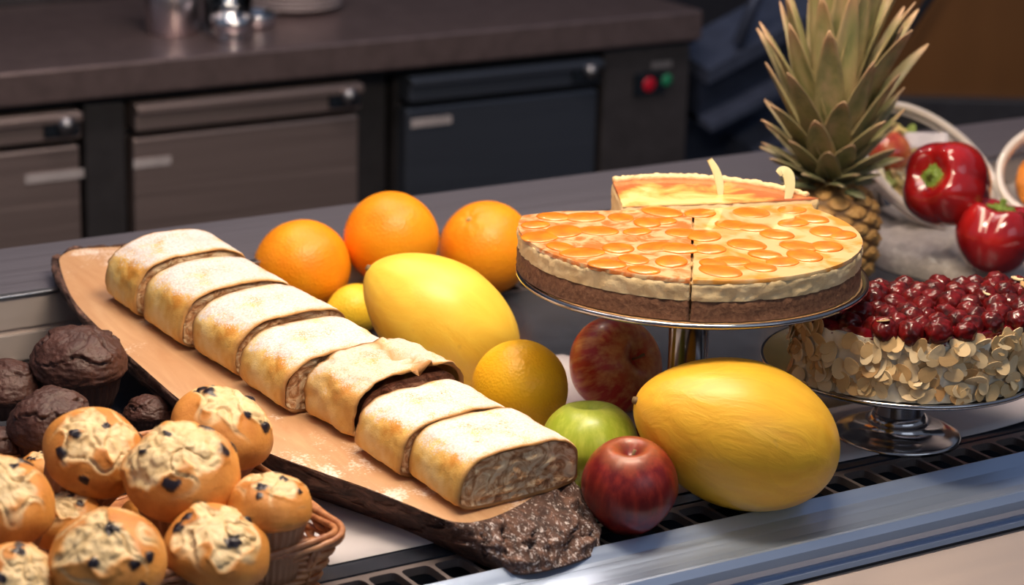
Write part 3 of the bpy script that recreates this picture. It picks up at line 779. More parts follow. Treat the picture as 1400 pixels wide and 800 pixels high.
# ------------------------------------------------------------------ wicker basket
bx0, bx1, by0, by1, zr = .33, .690, 1.298, 1.53, .941
K0 = Vector(((bx0+bx1)/2, (by0+by1)/2, DK))
t = thing('wicker_basket', 'reddish brown wicker basket holding the blueberry muffins', 'basket', K0)
def rrect(x0, x1, y0, y1, r, n=8, step=.004):
    pts = []
    for (cx, cy, a0) in ((x1-r, y0+r, -90), (x1-r, y1-r, 0), (x0+r, y1-r, 90), (x0+r, y0+r, 180)):
        for k in range(n+1):
            a = R_(a0+90*k/n); pts.append(Vector((cx+r*math.cos(a), cy+r*math.sin(a), 0)))
    out = []
    for i in range(len(pts)):
        p, q = pts[i], pts[(i+1) % len(pts)]; m_ = max(1, int((q-p).length/step))
        for k in range(m_): out.append(p.lerp(q, k/m_))
    return out
mb = MB()
rows = 8
for r_i in range(rows):
    z = .003+.0047*r_i; ins = .012*(1-r_i/rows)
    L_ = rrect(bx0+ins, bx1-ins, by0+ins, by1-ins, .02, step=.0033)
    n = len(L_); pts = []
    for i, p in enumerate(L_):
        d = (L_[(i+1) % n]-L_[i-1]); nn = Vector((d.y, -d.x, 0)).normalized()
        off = .0018*math.sin(i*.62+math.pi*(r_i % 2))
        pts.append(p+nn*off+Vector((0, 0, DK+z))-K0)
    V, F = tube(pts, .0023, 6, True); mb.add(V, F)
wall_mb = mb
mb = MB()
L_ = rrect(bx0, bx1, by0, by1, .02, step=.004); n = len(L_)
for s_, (rad, ph, zz) in enumerate([(.0023, k_*1.57, .0) for k_ in range(4)]):
    pts = []
    for i, p in enumerate(L_):
        d = (L_[(i+1) % n]-L_[i-1]); nn = Vector((d.y, -d.x, 0)).normalized(); a = i*.13+ph
        pts.append(p+nn*.0034*math.cos(a)+Vector((0, 0, zr+.0032*math.sin(a)))-K0)
    V, F = tube(pts, rad, 7, True); mb.add(V, F)
mb.build('braided_rim', M_wicker, t, True)
mb = wall_mb
for i in range(0, n, 7):
    p = L_[i]; q = K0+(p-K0)*1.0
    c_ = Vector(((bx0+bx1)/2, (by0+by1)/2, 0)); d = (p-c_); base_ = c_+Vector((d.x*(1-.012/abs(bx1-c_.x)), d.y*(1-.012/abs(by1-c_.y)), 0))
    V, F = tube([base_+Vector((0, 0, DK+.001))-K0, p+Vector((0, 0, zr-.002))-K0], .0019, 6); mb.add(V, F)
mb.build('woven_wall', M_wicker, t, True)
MB().box((bx0+.012-K0.x, by0+.012-K0.y, .0005), (bx1-.012-K0.x, by1-.012-K0.y, .0035), .001).build('woven_base', M_wicker, t)

def inpoly(x, y, L):
    c = False; n = len(L); j = n-1
    for i in range(n):
        if (L[i].y > y) != (L[j].y > y) and x < (L[j].x-L[i].x)*(y-L[i].y)/(L[j].y-L[i].y)+L[i].x: c = not c
        j = i
    return c

# ------------------------------------------------------------------ cheesecake on its stand
def stand(c, zt, R, foot, label, col_r=.016):
    t = thing('cake_stand', label, 'cake stand', (c.x, c.y, DK))
    h = zt-DK
    V, F = lathe([(0, h-.004), (R*.9, h-.0035), (R*.985, h-.003), (R, h-.001), (R*.995, h+.0012), (R*.97, h+.0008), (R*.93, h-.0012), (0, h-.0012)], 128)
    MB().add(V, F).build('plate', M_silver, t, True)
    V, F = lathe([(0, 0), (foot, 0), (foot*1.0, .0025), (foot*.96, .004), (foot*.8, .0065), (foot*.45, .010), (col_r*1.3, .014), (col_r, .020)], 72)
    MB().add(V, F).build('foot', M_silver, t, True)
    V, F = lathe([(col_r, .018), (col_r*.95, h*.5), (col_r, h-.012), (col_r*1.8, h-.004)], 48)
    MB().add(V, F).build('column', M_silver, t, True)
    return t
ZP = 1.040; CC = P(946, 373, ZP); CC.z = 0
stand(CC, ZP, .1345, .048, 'taller silver stand carrying the apricot cheesecake')
ZC = 1.0, 
RC = .1275; CH = .0310; zc0 = ZP+.0012; zc1 = zc0+CH
m = Mat('cheese_filling', (.86, .66, .36), .6, sss=.0); f = m.noise(45, 4); m.base(m.ramp(f, [(.3, (.80, .57, .28)), (.7, (.88, .70, .42))])); m.bump(m.noise(160, 4), .5, .002); M_cheese = m.m
m = Mat('cake_crust', (.25, .11, .05), .8); f = m.noise(350, 4); m.base(m.ramp(f, [(.3, (.13, .05, .025)), (.7, (.26, .12, .06))])); m.bump(f, .6, .0015); M_base = m.m
m = Mat('glazed_top', (.85, .55, .22), .15, coat=1, coatr=.04); f = m.noise(40, 3, .5, .5)
m.base(m.ramp(f, [(.44, (.82, .58, .29)), (.60, (.80, .34, .06))])); m.bump(m.noise(45, 3), .12, .002); M_glaze = m.m
m = Mat('pink_glaze', (.7, .2, .07), .15, coat=1, coatr=.04); f = m.noise(75, 4, .5, 1.0)
m.base(m.ramp(f, [(.40, (.80, .55, .29)), (.58, (.70, .22, .055))])); m.bump(m.noise(75, 3), .2, .002); M_pink = m.m
m = Mat('apricot', (.90, .30, .02), .35, coat=.8, coatr=.06); f = m.noise(70, 3); m.base(m.ramp(f, [(.3, (.66, .135, .004)), (.7, (.86, .26, .010))])); M_apr = m.m
m = Mat('baked_top', (.8, .5, .15), .3, coat=.5, coatr=.12)
f = m.math('ADD', m.noise(24, 4, .6, .8), m.math('MULTIPLY', m.attr('rimd'), .30))
m.base(m.ramp(f, [(.46, (.90, .68, .28)), (.62, (.82, .42, .10)), (.74, (.50, .14, .04))])); m.bump(m.noise(90, 3), .2, .002); M_baked = m.m
def clip_poly(center, R, a0, a1, inner, n=90):
    pts = [Vector((center.x+R*math.cos(a0+(a1-a0)*k/n), center.y+R*math.sin(a0+(a1-a0)*k/n), 0)) for k in range(n+1)]
    return pts+inner
def poly_resample(pts, step):
    out = []
    for i in range(len(pts)):
        p, q = pts[i], pts[(i+1) % len(pts)]; m_ = max(1, int(round((q-p).length/step)))
        for k in range(m_): out.append(p.lerp(q, k/m_))
    return out
def extr(loop, z0, z1, O, seed=0, wob=.0006, out0=0., out1=0., topr=True, rows=8, rag=0., edge_r=.0012):
    """side wall + top of an irregular slab; loop in world xy"""
    n = len(loop); c = sum(loop, Vector())/n; V = []; F = []
    for j in range(rows+1):
        u = j/rows; z = z0+(z1-z0)*u
        for i, p in enumerate(loop):
            d = (loop[(i+1) % n]-loop[i-1]); nn = Vector((d.y, -d.x, 0)).normalized()
            if nn.dot(p-c) < 0: nn = -nn
            o = out0+(out1-out0)*u + wob*fbm(Vector((p.x, p.y, z)), 170, seed) - (edge_r if j == rows else 0)
            zz = z + (rag*nz(p, 160, seed+3) if j == rows else 0)
            V.append(Vector((p.x+nn.x*o, p.y+nn.y*o, zz))-O)
    for j in range(rows):
        for i in range(n):
            k = (i+1) % n; F.append((j*n+i, j*n+k, (j+1)*n+k, (j+1)*n+i))
    b0 = len(V)
    for i in range(n):
        q = V[rows*n+i]; cc = Vector((c.x, c.y, q.z)); V.append(Vector((q.x, q.y, q.z)))
    up_c = (loop[0]-c).cross(loop[1]-c).z
    F.append(tuple(range(b0, b0+n)) if up_c > 0 else tuple(range(b0+n-1, b0-1, -1)))
    return V, F
def ang_of(px, py, z, C):
    p = P(px, py, z); return math.atan2(p.y-C.y, p.x-C.x)
# apricot part: from its left corner, along the front arc, to the right corner; straight back cut
aL = ang_of(722, 297, zc1, CC); aR = ang_of(1158, 277, zc1, CC); aM = ang_of(946, 379, zc1, CC)
if aL > aR: aL -= 2*math.pi
if aM > 0: aM -= 2*math.pi
if aR < aM: aR += 2*math.pi
innerpx = [(1110, 278), (1060, 280), (1000, 283), (905, 286), (840, 289), (770, 291)]
ctr = P(946, 300, zc1); ctr.z = 0
RH = Vector((RIGHT.x, RIGHT.y, 0)).normalized(); FH = -Vector((TOCAM.x, TOCAM.y, 0)).normalized()
def wedge(name, label, a0, a1, inner, topmat, apr_px, grp, spread=False):
    pts_ = clip_poly(CC, RC, a0, a1, inner)
    if spread:
        out_ = []
        for p in pts_:
            al = max(0, (CC-p).dot(RH)); out_.append(p-RH*al*.05+FH*al*.05)
        pts_ = out_
    loop = poly_resample(pts_, .0028)
    O = Vector((sum(p.x for p in loop)/len(loop), sum(p.y for p in loop)/len(loop), zc0))
    t = thing(name, label, 'cheesecake', O, grp)
    V, F = extr(loop, zc0, zc0+.0155, O, 1, .0010, .0, -.0006, rows=5); mobj('chocolate_base', V, F, M_base, t)
    V, F = extr(loop, zc0+.0150, zc1-.0024, O, 2, .0016, -.0008, .0002, rows=7); mobj('cream_layer', V, F, M_cheese, t)
    V, F = extr(loop, zc1-.0030, zc1, O, 3, .0004, -.0004, -.0004, rows=3, edge_r=.0003); mobj('glaze', V, F, topmat, t)
    D, FF = sphere_dirs(28, 16); proto = None
    for q in apr_px:
        p = P(q[0], q[1], zc1)
        cc_ = sum(loop, Vector())/len(loop)
        if not inpoly(p.x, p.y, [cc_+(v-cc_)*.925 for v in loop]): continue
        if proto is None:
            V = [Vector((d.x*.0158, d.y*.0138, max(d.z, -.2)*.0020)) for d in D]
            o = proto = mobj('apricot_half', V, FF, M_apr, t)
        else:
            o = proto.copy(); COL.objects.link(o); o.parent = t
        o.location = p-O+Vector((0, 0, .0002)); o.rotation_euler = (0, 0, random.uniform(0, 3)); s = random.uniform(.8, 1.1); o.scale = (s*random.uniform(.9, 1.12), s*random.uniform(.82, 1), random.uniform(.7, 1.3))
    return t
apr = [(871, 317), (907, 303), (957, 292), (1027, 291), (1083, 287), (1128, 283), (1002, 308), (1085, 305), (1138, 298), (1062, 321), (1130, 317), (962, 323), (899, 338), (845, 340), (970, 341), (1021, 335),
       (1092, 337), (1046, 349), (866, 355), (918, 358), (1000, 357), (766, 338), (796, 346), (738, 324), (770, 317), (819, 316), (732, 308), (800, 298), (849, 298), (905, 290), (757, 297), (975, 361), (934, 319), (928, 340), (1070, 358), (1100, 350), (1130, 338), (1152, 322), (1156, 303), (1152, 290), (1040, 366), (985, 371), (880, 370), (830, 362), (790, 358), (740, 338), (1110, 300), (1030, 312), (885, 305)]
gp = [P(x, y, zc1) for x, y in innerpx]
for g in gp: g.z = 0
k_ = 3
cutp = P(948, 286, zc1); cutp.z = 0
gap = Vector((.00025, 0, 0))
wedge('cheesecake_piece', 'right half of the apricot glazed cheesecake front, beside the pineapple', aM+.002, aR, gp[:3]+[cutp+RIGHT*.0003], M_glaze, [q for q in apr if q[0] > 947], 'apricot cheesecake pieces')
wedge('cheesecake_piece', 'left half of the apricot glazed cheesecake front, reddish glaze towards the oranges', aL, aM-.002, [cutp-RIGHT*.0003]+gp[3:], M_pink, [q for q in apr if q[0] <= 947], 'apricot cheesecake pieces', True)
# plain baked piece at the back, a little higher
zq1 = zc1+.003
C2 = CC + Vector((TOCAM.x, TOCAM.y, 0)).normalized()*-.014 + Vector((RIGHT.x, RIGHT.y, 0)).normalized()*.002
b0_, b1_ = ang_of(1158, 262, zq1, C2), ang_of(832, 250, zq1, C2)
if b1_ < b0_: b1_ += 2*math.pi
inn = [P(850, 281, zq1), P(905, 279, zq1), P(1000, 276, zq1), P(1060, 273, zq1), P(1120, 271, zq1)]
for g in inn: g.z = 0
def pstr(a, rr):
    v = Vector((rr*math.cos(a), rr*math.sin(a), 0)); dd = v.dot(FH)
    return Vector((C2.x, C2.y, 0))+v+FH*max(0, dd)*.12
loop = poly_resample([pstr(b0_+(b1_-b0_)*k/60, RC) for k in range(61)]+inn, .0028)
O = Vector((sum(p.x for p in loop)/len(loop), sum(p.y for p in loop)/len(loop), zc0))
t = thing('cheesecake_piece', 'plain baked cheesecake piece with browned top at the back, no fruit', 'cheesecake', O)
V, F = extr(loop, zc0, zc0+.012, O, 1, .0008, rows=4); mobj('crumb_base', V, F, M_base, t)
V, F = extr(loop, zc0+.0115, zq1-.001, O, 5, .0012, rows=7); mobj('cream_layer', V, F, M_cheese, t)
V, F = extr(loop, zq1-.0015, zq1, O, 6, .0006, -.0004, -.0004, rows=2, edge_r=.0004)
rd = []
for v in V:
    wv_ = v+O; rr = math.hypot(wv_.x-C2.x, wv_.y-C2.y)/RC; rd.append(sstep(.60, .93, rr))
mobj('browned_top', V, F, M_baked, t, True, {'rimd': rd})
# crumbly raised rim
mb = MB(); pts = []; rad = []
for k in range(121):
    a = b0_+(b1_-b0_)*k/120; rr = RC-.0030
    p = pstr(a, rr); p.z = zq1+.0008; pts.append(p-O); rad.append(.0030+.0007*nz(p, 300))
V, F = tube(pts, rad, 10); V = [v+Vector((nz(v, 350)*.0008, nz(v, 350, 4)*.0008, nz(v, 400, 2)*.0012)) for v in V]
mobj('crumb_rim', V, F, simple('rim_crumb', (.80, .58, .30), .8, bump=.5, bs=500), t)
# chocolate curls
M_curl = simple('white_chocolate', (.66, .64, .36), .35, var=.05)
def curl(pxs, wpx, label, zbase):
    base = P(pxs[0][0], pxs[0][1], zbase); dist = (base-CAM).dot(-TOCAM)
    pts = [CAM+ray(x, y)*dist for x, y in pxs]; pts = catmull(pts, 6, False)
    V = []; F = []; n = len(pts)
    for i, p in enumerate(pts):
        u = i/(n-1); w_ = wpx/FPX*dist*(.75+.5*math.sin(u*math.pi))*.5; th = .0012
        tg = (pts[min(i+1, n-1)]-pts[max(i-1, 0)]).normalized(); s = tg.cross(TOCAM).normalized()
        for a, b in ((-1, -1), (1, -1), (1, 1), (-1, 1)): V.append(p+s*w_*a+TOCAM*th*b-base)
    for i in range(n-1):
        for k in range(4): l_ = (k+1) % 4; F.append((i*4+k, i*4+l_, (i+1)*4+l_, (i+1)*4+k))
    F.append((0, 1, 2, 3)); F.append(tuple((n-1)*4+k for k in (3, 2, 1, 0)))
    o = mobj('chocolate_curl', V, F, M_curl, None, True, loc=base-Vector((0, 0, .001)))
    bv_ = o.modifiers.new('b', 'BEVEL'); bv_.width = .0005; bv_.segments = 2
    tag(o, label, 'chocolate curl', 'white chocolate curls on the plain cheesecake')
curl([(985, 266), (984, 250), (979, 232), (970, 216)], 9, 'straight pale chocolate curl leaning left, towards the middle of the plain cheesecake', zq1)
curl([(1077, 271), (1080, 255), (1078, 238), (1070, 232), (1064, 236)], 12, 'hooked pale chocolate curl, the one nearest the pineapple', zq1)
# gold cake card under the cheesecake
V, F = lathe([(0, 0), (RC+.004, 0), (RC+.0045, .0006), (RC+.004, .0012), (0, .0012)], 96)
o = MB().add(V, F).build('cake_card', simple('gold_card', (.55, .30, .12), .4), None, True, loc=(CC.x, CC.y, ZP-.0010))
tag(o, 'thin golden brown card between the apricot cheesecake and its silver stand', 'cake card')

# ------------------------------------------------------------------ cherry torte on the low stand
ZT = .963; TC = P(1234, 492, ZT); TC.z = 0
stand(TC, ZT, .1115, .0505, 'low silver stand with a round foot carrying the cherry cake', .020)
RT = .1030; TH = .047; zt0 = ZT; zt1 = ZT+TH
cp_ = [P(1064, 516, ZT)]+[P(x, y, zt1) for x, y in ((1150, 424), (1212, 402), (1300, 398), (1420, 394))]
for g in cp_: g.z = 0
def hit_arc(p, C, R):   # push a plan point radially to the circle
    d = Vector((p.x-C.x, p.y-C.y, 0)); return C+d.normalized()*R
aA = math.atan2(cp_[0].y-TC.y, cp_[0].x-TC.x); aB = math.atan2(cp_[-1].y-TC.y, cp_[-1].x-TC.x)
if aA > 0: aA -= 2*math.pi
arc = [Vector((TC.x+RT*math.cos(aA+(aB-aA)*k/90), TC.y+RT*math.sin(aA+(aB-aA)*k/90), 0)) for k in range(91)]
loopT = poly_resample(arc+[cp_[3], cp_[2], cp_[1]], .003)
O = Vector((TC.x, TC.y, zt0))
ct = thing('cherry_cake', 'cut cherry topped cream cake with flaked almonds around its side', 'cake', O)
M_cream = simple('whipped_cream', (.82, .74, .58), .6, var=.06, bump=.5, bs=120)
V, F = extr(loopT, zt0+.0003, zt1, O, 8, .0030, rows=12, rag=.002); mobj('cream_body', V, F, M_cream, ct)
M_jelly = Mat('cherry_jelly', (.16, .004, .010), .08, coat=1, coatr=.03).m
cn = sum(loopT, Vector())/len(loopT)
lj = [cn+(p-cn)*(.96) for p in loopT]
V, F = extr(lj, zt1-.002, zt1+.0055, O, 9, .0040, .002, -.002, rows=4); mobj('jelly', V, F, M_jelly, ct)
m = Mat('cherry', (.26, .008, .014), .55, coat=.55, coatr=.015, spec=.12); f = m.noise(120, 3); m.base(m.ramp(f, [(.3, (.015, .001, .001)), (.7, (.17, .003, .004))])); m.bump(m.noise(260, 2), .2, .001); M_cherry = m.m
D, FF = sphere_dirs(36, 24)
protos = []
for s in range(4):
    V = [d*.0100*(1+.13*nz(d*2.0+Vector((s*5, 0, 0)), 1)+.06*nz(d*5+Vector((s*5, 0, 0)), 1)) for d in D]
    protos.append((V, FF))
rnd = random.Random(5); spots = []
tries = 0
while len(spots) < 98 and tries < 20000:
    tries += 1
    x = rnd.uniform(TC.x-RT, TC.x+RT); y = rnd.uniform(TC.y-RT, TC.y+RT)
    lim = [cn+(p-cn)*.95 for p in loopT] if tries == 1 else lim
    if not inpoly(x, y, lim): continue
    if all((x-a)**2+(y-b)**2 > (.0128 if len(spots) > 70 else .0150)**2 for a, b in spots): spots.append((x, y))
cobj = []
for i, (x, y) in enumerate(spots):
    if i < 4: o = mobj('cherry', protos[i][0], protos[i][1], M_cherry, ct); cobj.append(o)
    else: o = cobj[i % 4].copy(); COL.objects.link(o); o.parent = ct
    s = rnd.uniform(.88, 1.12)
    o.location = Vector((x, y, zt1+.0058+rnd.uniform(-.002, .0035)))-O; o.rotation_euler = (rnd.uniform(0, 6), rnd.uniform(0, 6), rnd.uniform(0, 6)); o.scale = (s, s, s*.92)
# flaked almonds
m = Mat('almond', (.80, .58, .33), .5); g = m.n.new('ShaderNodeNewGeometry')
m.base(m.ramp(g.outputs['Random Per Island'], [(0, (.50, .26, .09)), (.3, (.68, .46, .21)), (1, (.80, .62, .37))])); m.bump(m.noise(250, 2), .15, .001); M_alm = m.m
mb = MB(); nL = len(loopT)
for i in range(520):
    k = rnd.randrange(nL); p = loopT[k]; nx_ = loopT[(k+1) % nL]
    d = (loopT[(k+1) % nL]-loopT[k-1]); nn = Vector((d.y, -d.x, 0)).normalized()
    if nn.dot(p-cn) < 0: nn = -nn
    p = p.lerp(nx_, rnd.random()); z = zt0+.004+(TH-.003)*rnd.random()**.95
    a_, b_ = rnd.uniform(.0066, .0092), rnd.uniform(.0044, .0062)
    nd = (nn + Vector((rnd.gauss(0, .20), rnd.gauss(0, .20), rnd.gauss(.15, .26)))).normalized()
    q = nd.to_track_quat('Z', 'Y').to_matrix().to_4x4() @ Matrix.Rotation(rnd.uniform(0, 6.3), 4, 'Z')
    c_ = Vector((p.x, p.y, z))+nn*rnd.uniform(.0005, .0038)
    V = []; N = 12
    for lev in (-1, 1):
        V.append(Vector((0, 0, lev*.0004)))
        for j in range(N):
            a = 2*math.pi*j/N; x = a_*math.cos(a); y = b_*math.sin(a)*(1-.22*math.cos(a))
            V.append(Vector((x, y, lev*.00035+.0005*(x/a_)**2)))
    F = []
    for j in range(N):
        l_ = (j+1) % N; F += [(0, 1+l_, 1+j), (N+1, N+2+j, N+2+l_), (1+j, 1+l_, N+2+l_, N+2+j)]
    mm = Matrix.Translation(c_-O) @ q; mb.add([mm @ v for v in V], F)
for i in range(14):
    x, y = spots[rnd.randrange(len(spots))]; V = []; N = 12
    c_ = Vector((x+rnd.uniform(-.004, .004), y+rnd.uniform(-.004, .004), zt1+.0155)); q = Matrix.Rotation(rnd.uniform(-.5, .5), 4, 'X') @ Matrix.Rotation(rnd.uniform(0, 6), 4, 'Z')
    for lev in (-1, 1):
        V.append(Vector((0, 0, lev*.0004)))
        for j in range(N): a = 2*math.pi*j/N; V.append(Vector((.006*math.cos(a), .0038*math.sin(a), lev*.0004)))
    F = []
    for j in range(N):
        l_ = (j+1) % N; F += [(0, 1+l_, 1+j), (N+1, N+2+j, N+2+l_), (1+j, 1+l_, N+2+l_, N+2+j)]
    if i < 5: mb.add([(Matrix.Translation(c_-O) @ q) @ v for v in V], F)
tag(mb.build('almond_flakes', M_alm, ct, False), 'toasted flaked almonds', kind='stuff')

# ------------------------------------------------------------------ pineapple
pc = P(1122, 398, DK); 
t = thing('pineapple', 'whole pineapple with a large dry spiky crown behind the cheesecake', 'pineapple', pc)
m = Mat('pineapple_skin', (.4, .2, .06), .6)
f = m.voro(1, vec=m.scaled((1, 1, 1))); M_pskin = m.m
m.base(m.mix(m.attr('eye'), m.ramp(m.noise(120, 3), [(.3, (.10, .05, .02)), (.7, (.22, .12, .05))]), m.ramp(m.noise(200, 3), [(.3, (.42, .20, .05)), (.7, (.60, .36, .12))]))); m.bump(m.noise(220, 4), .6, .002)
PR, PH = .050, .112
V = []; F = []; eye = []; nu, nv = 200, 140
for j in range(nv+1):
    v_ = j/nv; z = PH*v_; rr = PR*(max(0, 1-abs(2*v_-1)**3.2))**.5 if 0 < v_ < 1 else .001
    rr = max(rr, .001)
    for i in range(nu):
        a = 2*math.pi*i/nu
        s1 = (a*8/(2*math.pi)+v_*7) % 1; s2 = (a*8/(2*math.pi)*1-v_*7) % 1
        e_ = (1-abs(2*s1-1))*(1-abs(2*s2-1)); e_ = e_**.5
        k = sstep(.12, .55, e_); tipb = math.exp(-((e_-1)/.12)**2)
        r_ = rr*(1+.085*k+.05*tipb+.01*nz((a*4, v_*9, 0), 3)) - .002
        V.append(Vector((r_*math.cos(a), r_*math.sin(a), z))); eye.append(k)
for j in range(nv):
    for i in range(nu):
        k = (i+1) % nu; F.append((j*nu+i, j*nu+k, (j+1)*nu+k, (j+1)*nu+i))
mobj('fruit_body', V, F, M_pskin, t, True, {'eye': eye})
m = Mat('pineapple_leaf', (.2, .22, .1), .45, coat=.15, coatr=.3)
f = m.noise(1, 4, .6, .3, vec=m.scaled((60, 60, 8)))
c = m.ramp(f, [(.28, (.13, .16, .065)), (.48, (.31, .29, .13)), (.68, (.46, .35, .20))])
c = m.mix(m.math('MULTIPLY', m.attr('tip'), .85), c, (.50, .30, .17))
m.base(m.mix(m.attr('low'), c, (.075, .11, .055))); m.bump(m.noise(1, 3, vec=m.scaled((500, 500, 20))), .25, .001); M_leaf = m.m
mb = MB(); tip = []; low = []
rnd = random.Random(3)
def leaf(az, elev0, L, w0, bend, z0, lo, r0=.012):
    pts = []; p = Vector((math.cos(az)*r0, math.sin(az)*r0, z0)); e = elev0; n = 14
    side = Vector((-math.sin(az), math.cos(az), 0))
    V = []; st = L/n; tw = rnd.uniform(-.3, .3)
    for k in range(n+1):
        u = k/n
        d = Vector((math.cos(az)*math.cos(e), math.sin(az)*math.cos(e), math.sin(e)))
        wv2 = w0*(1-.10*u)*(1-u**3.2)**.8+.0006; wv2 *= .75+.25*sstep(0, .25, u)
        nrm2 = side.cross(d).normalized(); s2 = (side*math.cos(tw*u)+nrm2*math.sin(tw*u))
        cup = .35*wv2
        for q, (s, h) in enumerate(((-1, .0), (-.5, -.75), (0, -1.), (.5, -.75), (1, .0))):
            V.append(p+s2*s*wv2 + nrm2*(-h)*cup*-1 - nrm2*0)
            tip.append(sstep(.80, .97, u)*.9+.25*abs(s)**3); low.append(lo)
        p = p+d*st; e -= bend*st/L*(.3+1.6*u*u)
    F = []
    for k in range(n):
        for q in range(4): F.append((k*5+q, k*5+q+1, (k+1)*5+q+1, (k+1)*5+q))
    mb.add(V, F)
ga = 2.39996
NLf = 84
for i in range(NLf):
    u = i/(NLf-1)      # 0 outer/lowest ... 1 innermost
    az = i*ga
    elev = R_(4+80*u**.62)+rnd.uniform(-.08, .08)
    L = .040+.118*sstep(.05, .85, u)+rnd.uniform(-.012, .014)
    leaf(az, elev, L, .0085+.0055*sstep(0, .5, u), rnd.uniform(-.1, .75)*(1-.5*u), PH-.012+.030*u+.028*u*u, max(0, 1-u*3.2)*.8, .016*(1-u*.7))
cr_o = mobj('leaf_crown', mb.V, mb.F, M_leaf, t, True, {'tip': tip, 'low': low})
so = cr_o.modifiers.new('s', 'SOLIDIFY'); so.thickness = .0012

# ------------------------------------------------------------------ ice bed, peppers, glass bowls
m = Mat('crushed_ice', (.62, .58, .56), .35, trans=.25, ior=1.31, coat=.4, coatr=.15)
f = m.noise(70, 5, .7); m.base(m.ramp(f, [(.3, (.44, .39, .36)), (.7, (.74, .67, .62))])); m.bump(m.noise(220, 4), .8, .003); M_ice = m.m
ic = [(1188, 352), (1262, 384), (1330, 402), (1425, 398), (1500, 300), (1420, 235), (1300, 235), (1206, 262)]
L_ = catmull([P(x, y, DK) for x, y in ic], 10); n = len(L_); c = sum(L_, Vector())/n; V = []; F = []
ZI = .925
for (r, z) in ((1.0, DK+.0006), (1.01, DK+.012), (.99, ZI-.006), (.96, ZI), (.85, ZI+.002), (.65, ZI+.003), (.4, ZI+.002), (.15, ZI+.002)):
    for p in L_:
        q = Vector((c.x+(p.x-c.x)*r, c.y+(p.y-c.y)*r, z)); d = .004*fbm(q, 90)+.003*nz(q, 220)
        if z > DK+.005: q += Vector(((p.x-c.x), (p.y-c.y), 0)).normalized()*d*.6+Vector((0, 0, d if r < .99 else 0))
        V.append(q-Vector((c.x, c.y, DK)))
for k in range(7):
    for i in range(n): j = (i+1) % n; F.append((k*n+i, k*n+j, (k+1)*n+j, (k+1)*n+i))
V.append(Vector((0, 0, ZI-DK+.002)))
for i in range(n): F.append((7*n+i, 7*n+(i+1) % n, len(V)-1))
tag(mobj('ice_bed', V, F, M_ice, None, True, loc=(c.x, c.y, DK)), 'frosty grey bed of crushed ice beneath peppers and bowls', 'ice', kind='stuff')
m = Mat('pepper_skin', (.30, .006, .008), .16, coat=.8, coatr=.06); m.base(m.ramp(m.noise(25, 3), [(.3, (.22, .004, .006)), (.7, (.42, .012, .012))])); M_pep = m.m
M_green = simple('pepper_stem', (.16, .24, .03), .5, bump=.4)
def pepper(px, py, rpx, label, pole, base, seed, elong=1.08):
    c, r = sph(px, py, rpx, base); t = thing('bell_pepper', label, 'bell pepper', c, 'red bell peppers on the ice')
    t.rotation_mode = 'QUATERNION'; t.rotation_quaternion = Vector(pole).normalized().to_track_quat('Z', 'Y')
    D, F = sphere_dirs(120, 80); V = []
    for d in D:
        th = math.acos(max(-1, min(1, d.z))); a = math.atan2(d.y, d.x)
        lob = 1+.075*abs(math.cos(2*a+seed))**.8*math.sin(th)**.5-.05+.05*nz(d*1.5, 1, seed)
        rad = math.sin(th)**.78*r*lob*(1-.18*max(0, -d.z))
        z = d.z*r*elong + r*.10*math.cos(4*a+2*seed)*math.sin(th)*max(0, d.z) - r*.42*math.exp(-(th/.36)**2) + r*.2*math.exp(-((math.pi-th)/.3)**2)
        V.append(Vector((rad*math.cos(a), rad*math.sin(a), z)))
    zmin = min((t.rotation_quaternion @ v).z for v in V); t.location.z = base-zmin+.0
    mobj('flesh', V, F, M_pep, t)
    V, F = lathe([(0, r*.95), (r*.06, r*.96), (r*.075, r*.93), (r*.06, r*.80), (r*.12, r*.745), (r*.24, r*.735), (r*.32, r*.76), (r*.30, r*.70), (0, r*.62)], 30)
    V = [v+Vector((v.x*.25*math.cos(5*math.atan2(v.y, v.x)), v.y*.25*math.cos(5*math.atan2(v.y, v.x)), 0)) for v in V]
    mobj('green_stem', V, F, M_green, t)
    return t
pepper(1362, 318, 56, 'red bell pepper at the right frame edge, dimple on top, lower of the two', up_*.9+tc_*.25+rt*.15, .927, 3, .95)
pc1, pr1 = sph(1296, 254, 62, .965)
pepper(1297, 252, 60, 'red bell pepper with bright green stem facing left, in front of the tilted glass bowl', -rt*.55+up_*.22+tc_*.62, .960, 1)
def glass_mat(name):
    m = bpy.data.materials.new(name); m.use_nodes = True; n = m.node_tree.nodes; l = m.node_tree.links; n.clear()
    o = n.new('ShaderNodeOutputMaterial'); a = n.new('ShaderNodeBsdfTransparent'); a.inputs[0].default_value = (.93, .92, .90, 1)
    g = n.new('ShaderNodeBsdfGlossy'); g.inputs['Roughness'].default_value = .06; mx = n.new('ShaderNodeMixShader'); fr = n.new('ShaderNodeFresnel'); fr.inputs[0].default_value = 1.5
    l.new(fr.outputs[0], mx.inputs[0]); l.new(a.outputs[0], mx.inputs[1]); l.new(g.outputs[0], mx.inputs[2]); l.new(mx.outputs[0], o.inputs[0]); return m
M_bowl = glass_mat('thin_bowl_glass')
m = Mat('thick_glass_rim', (.88, .78, .68), .12, trans=.35, ior=1.45, coat=.6); M_rimg = m.m
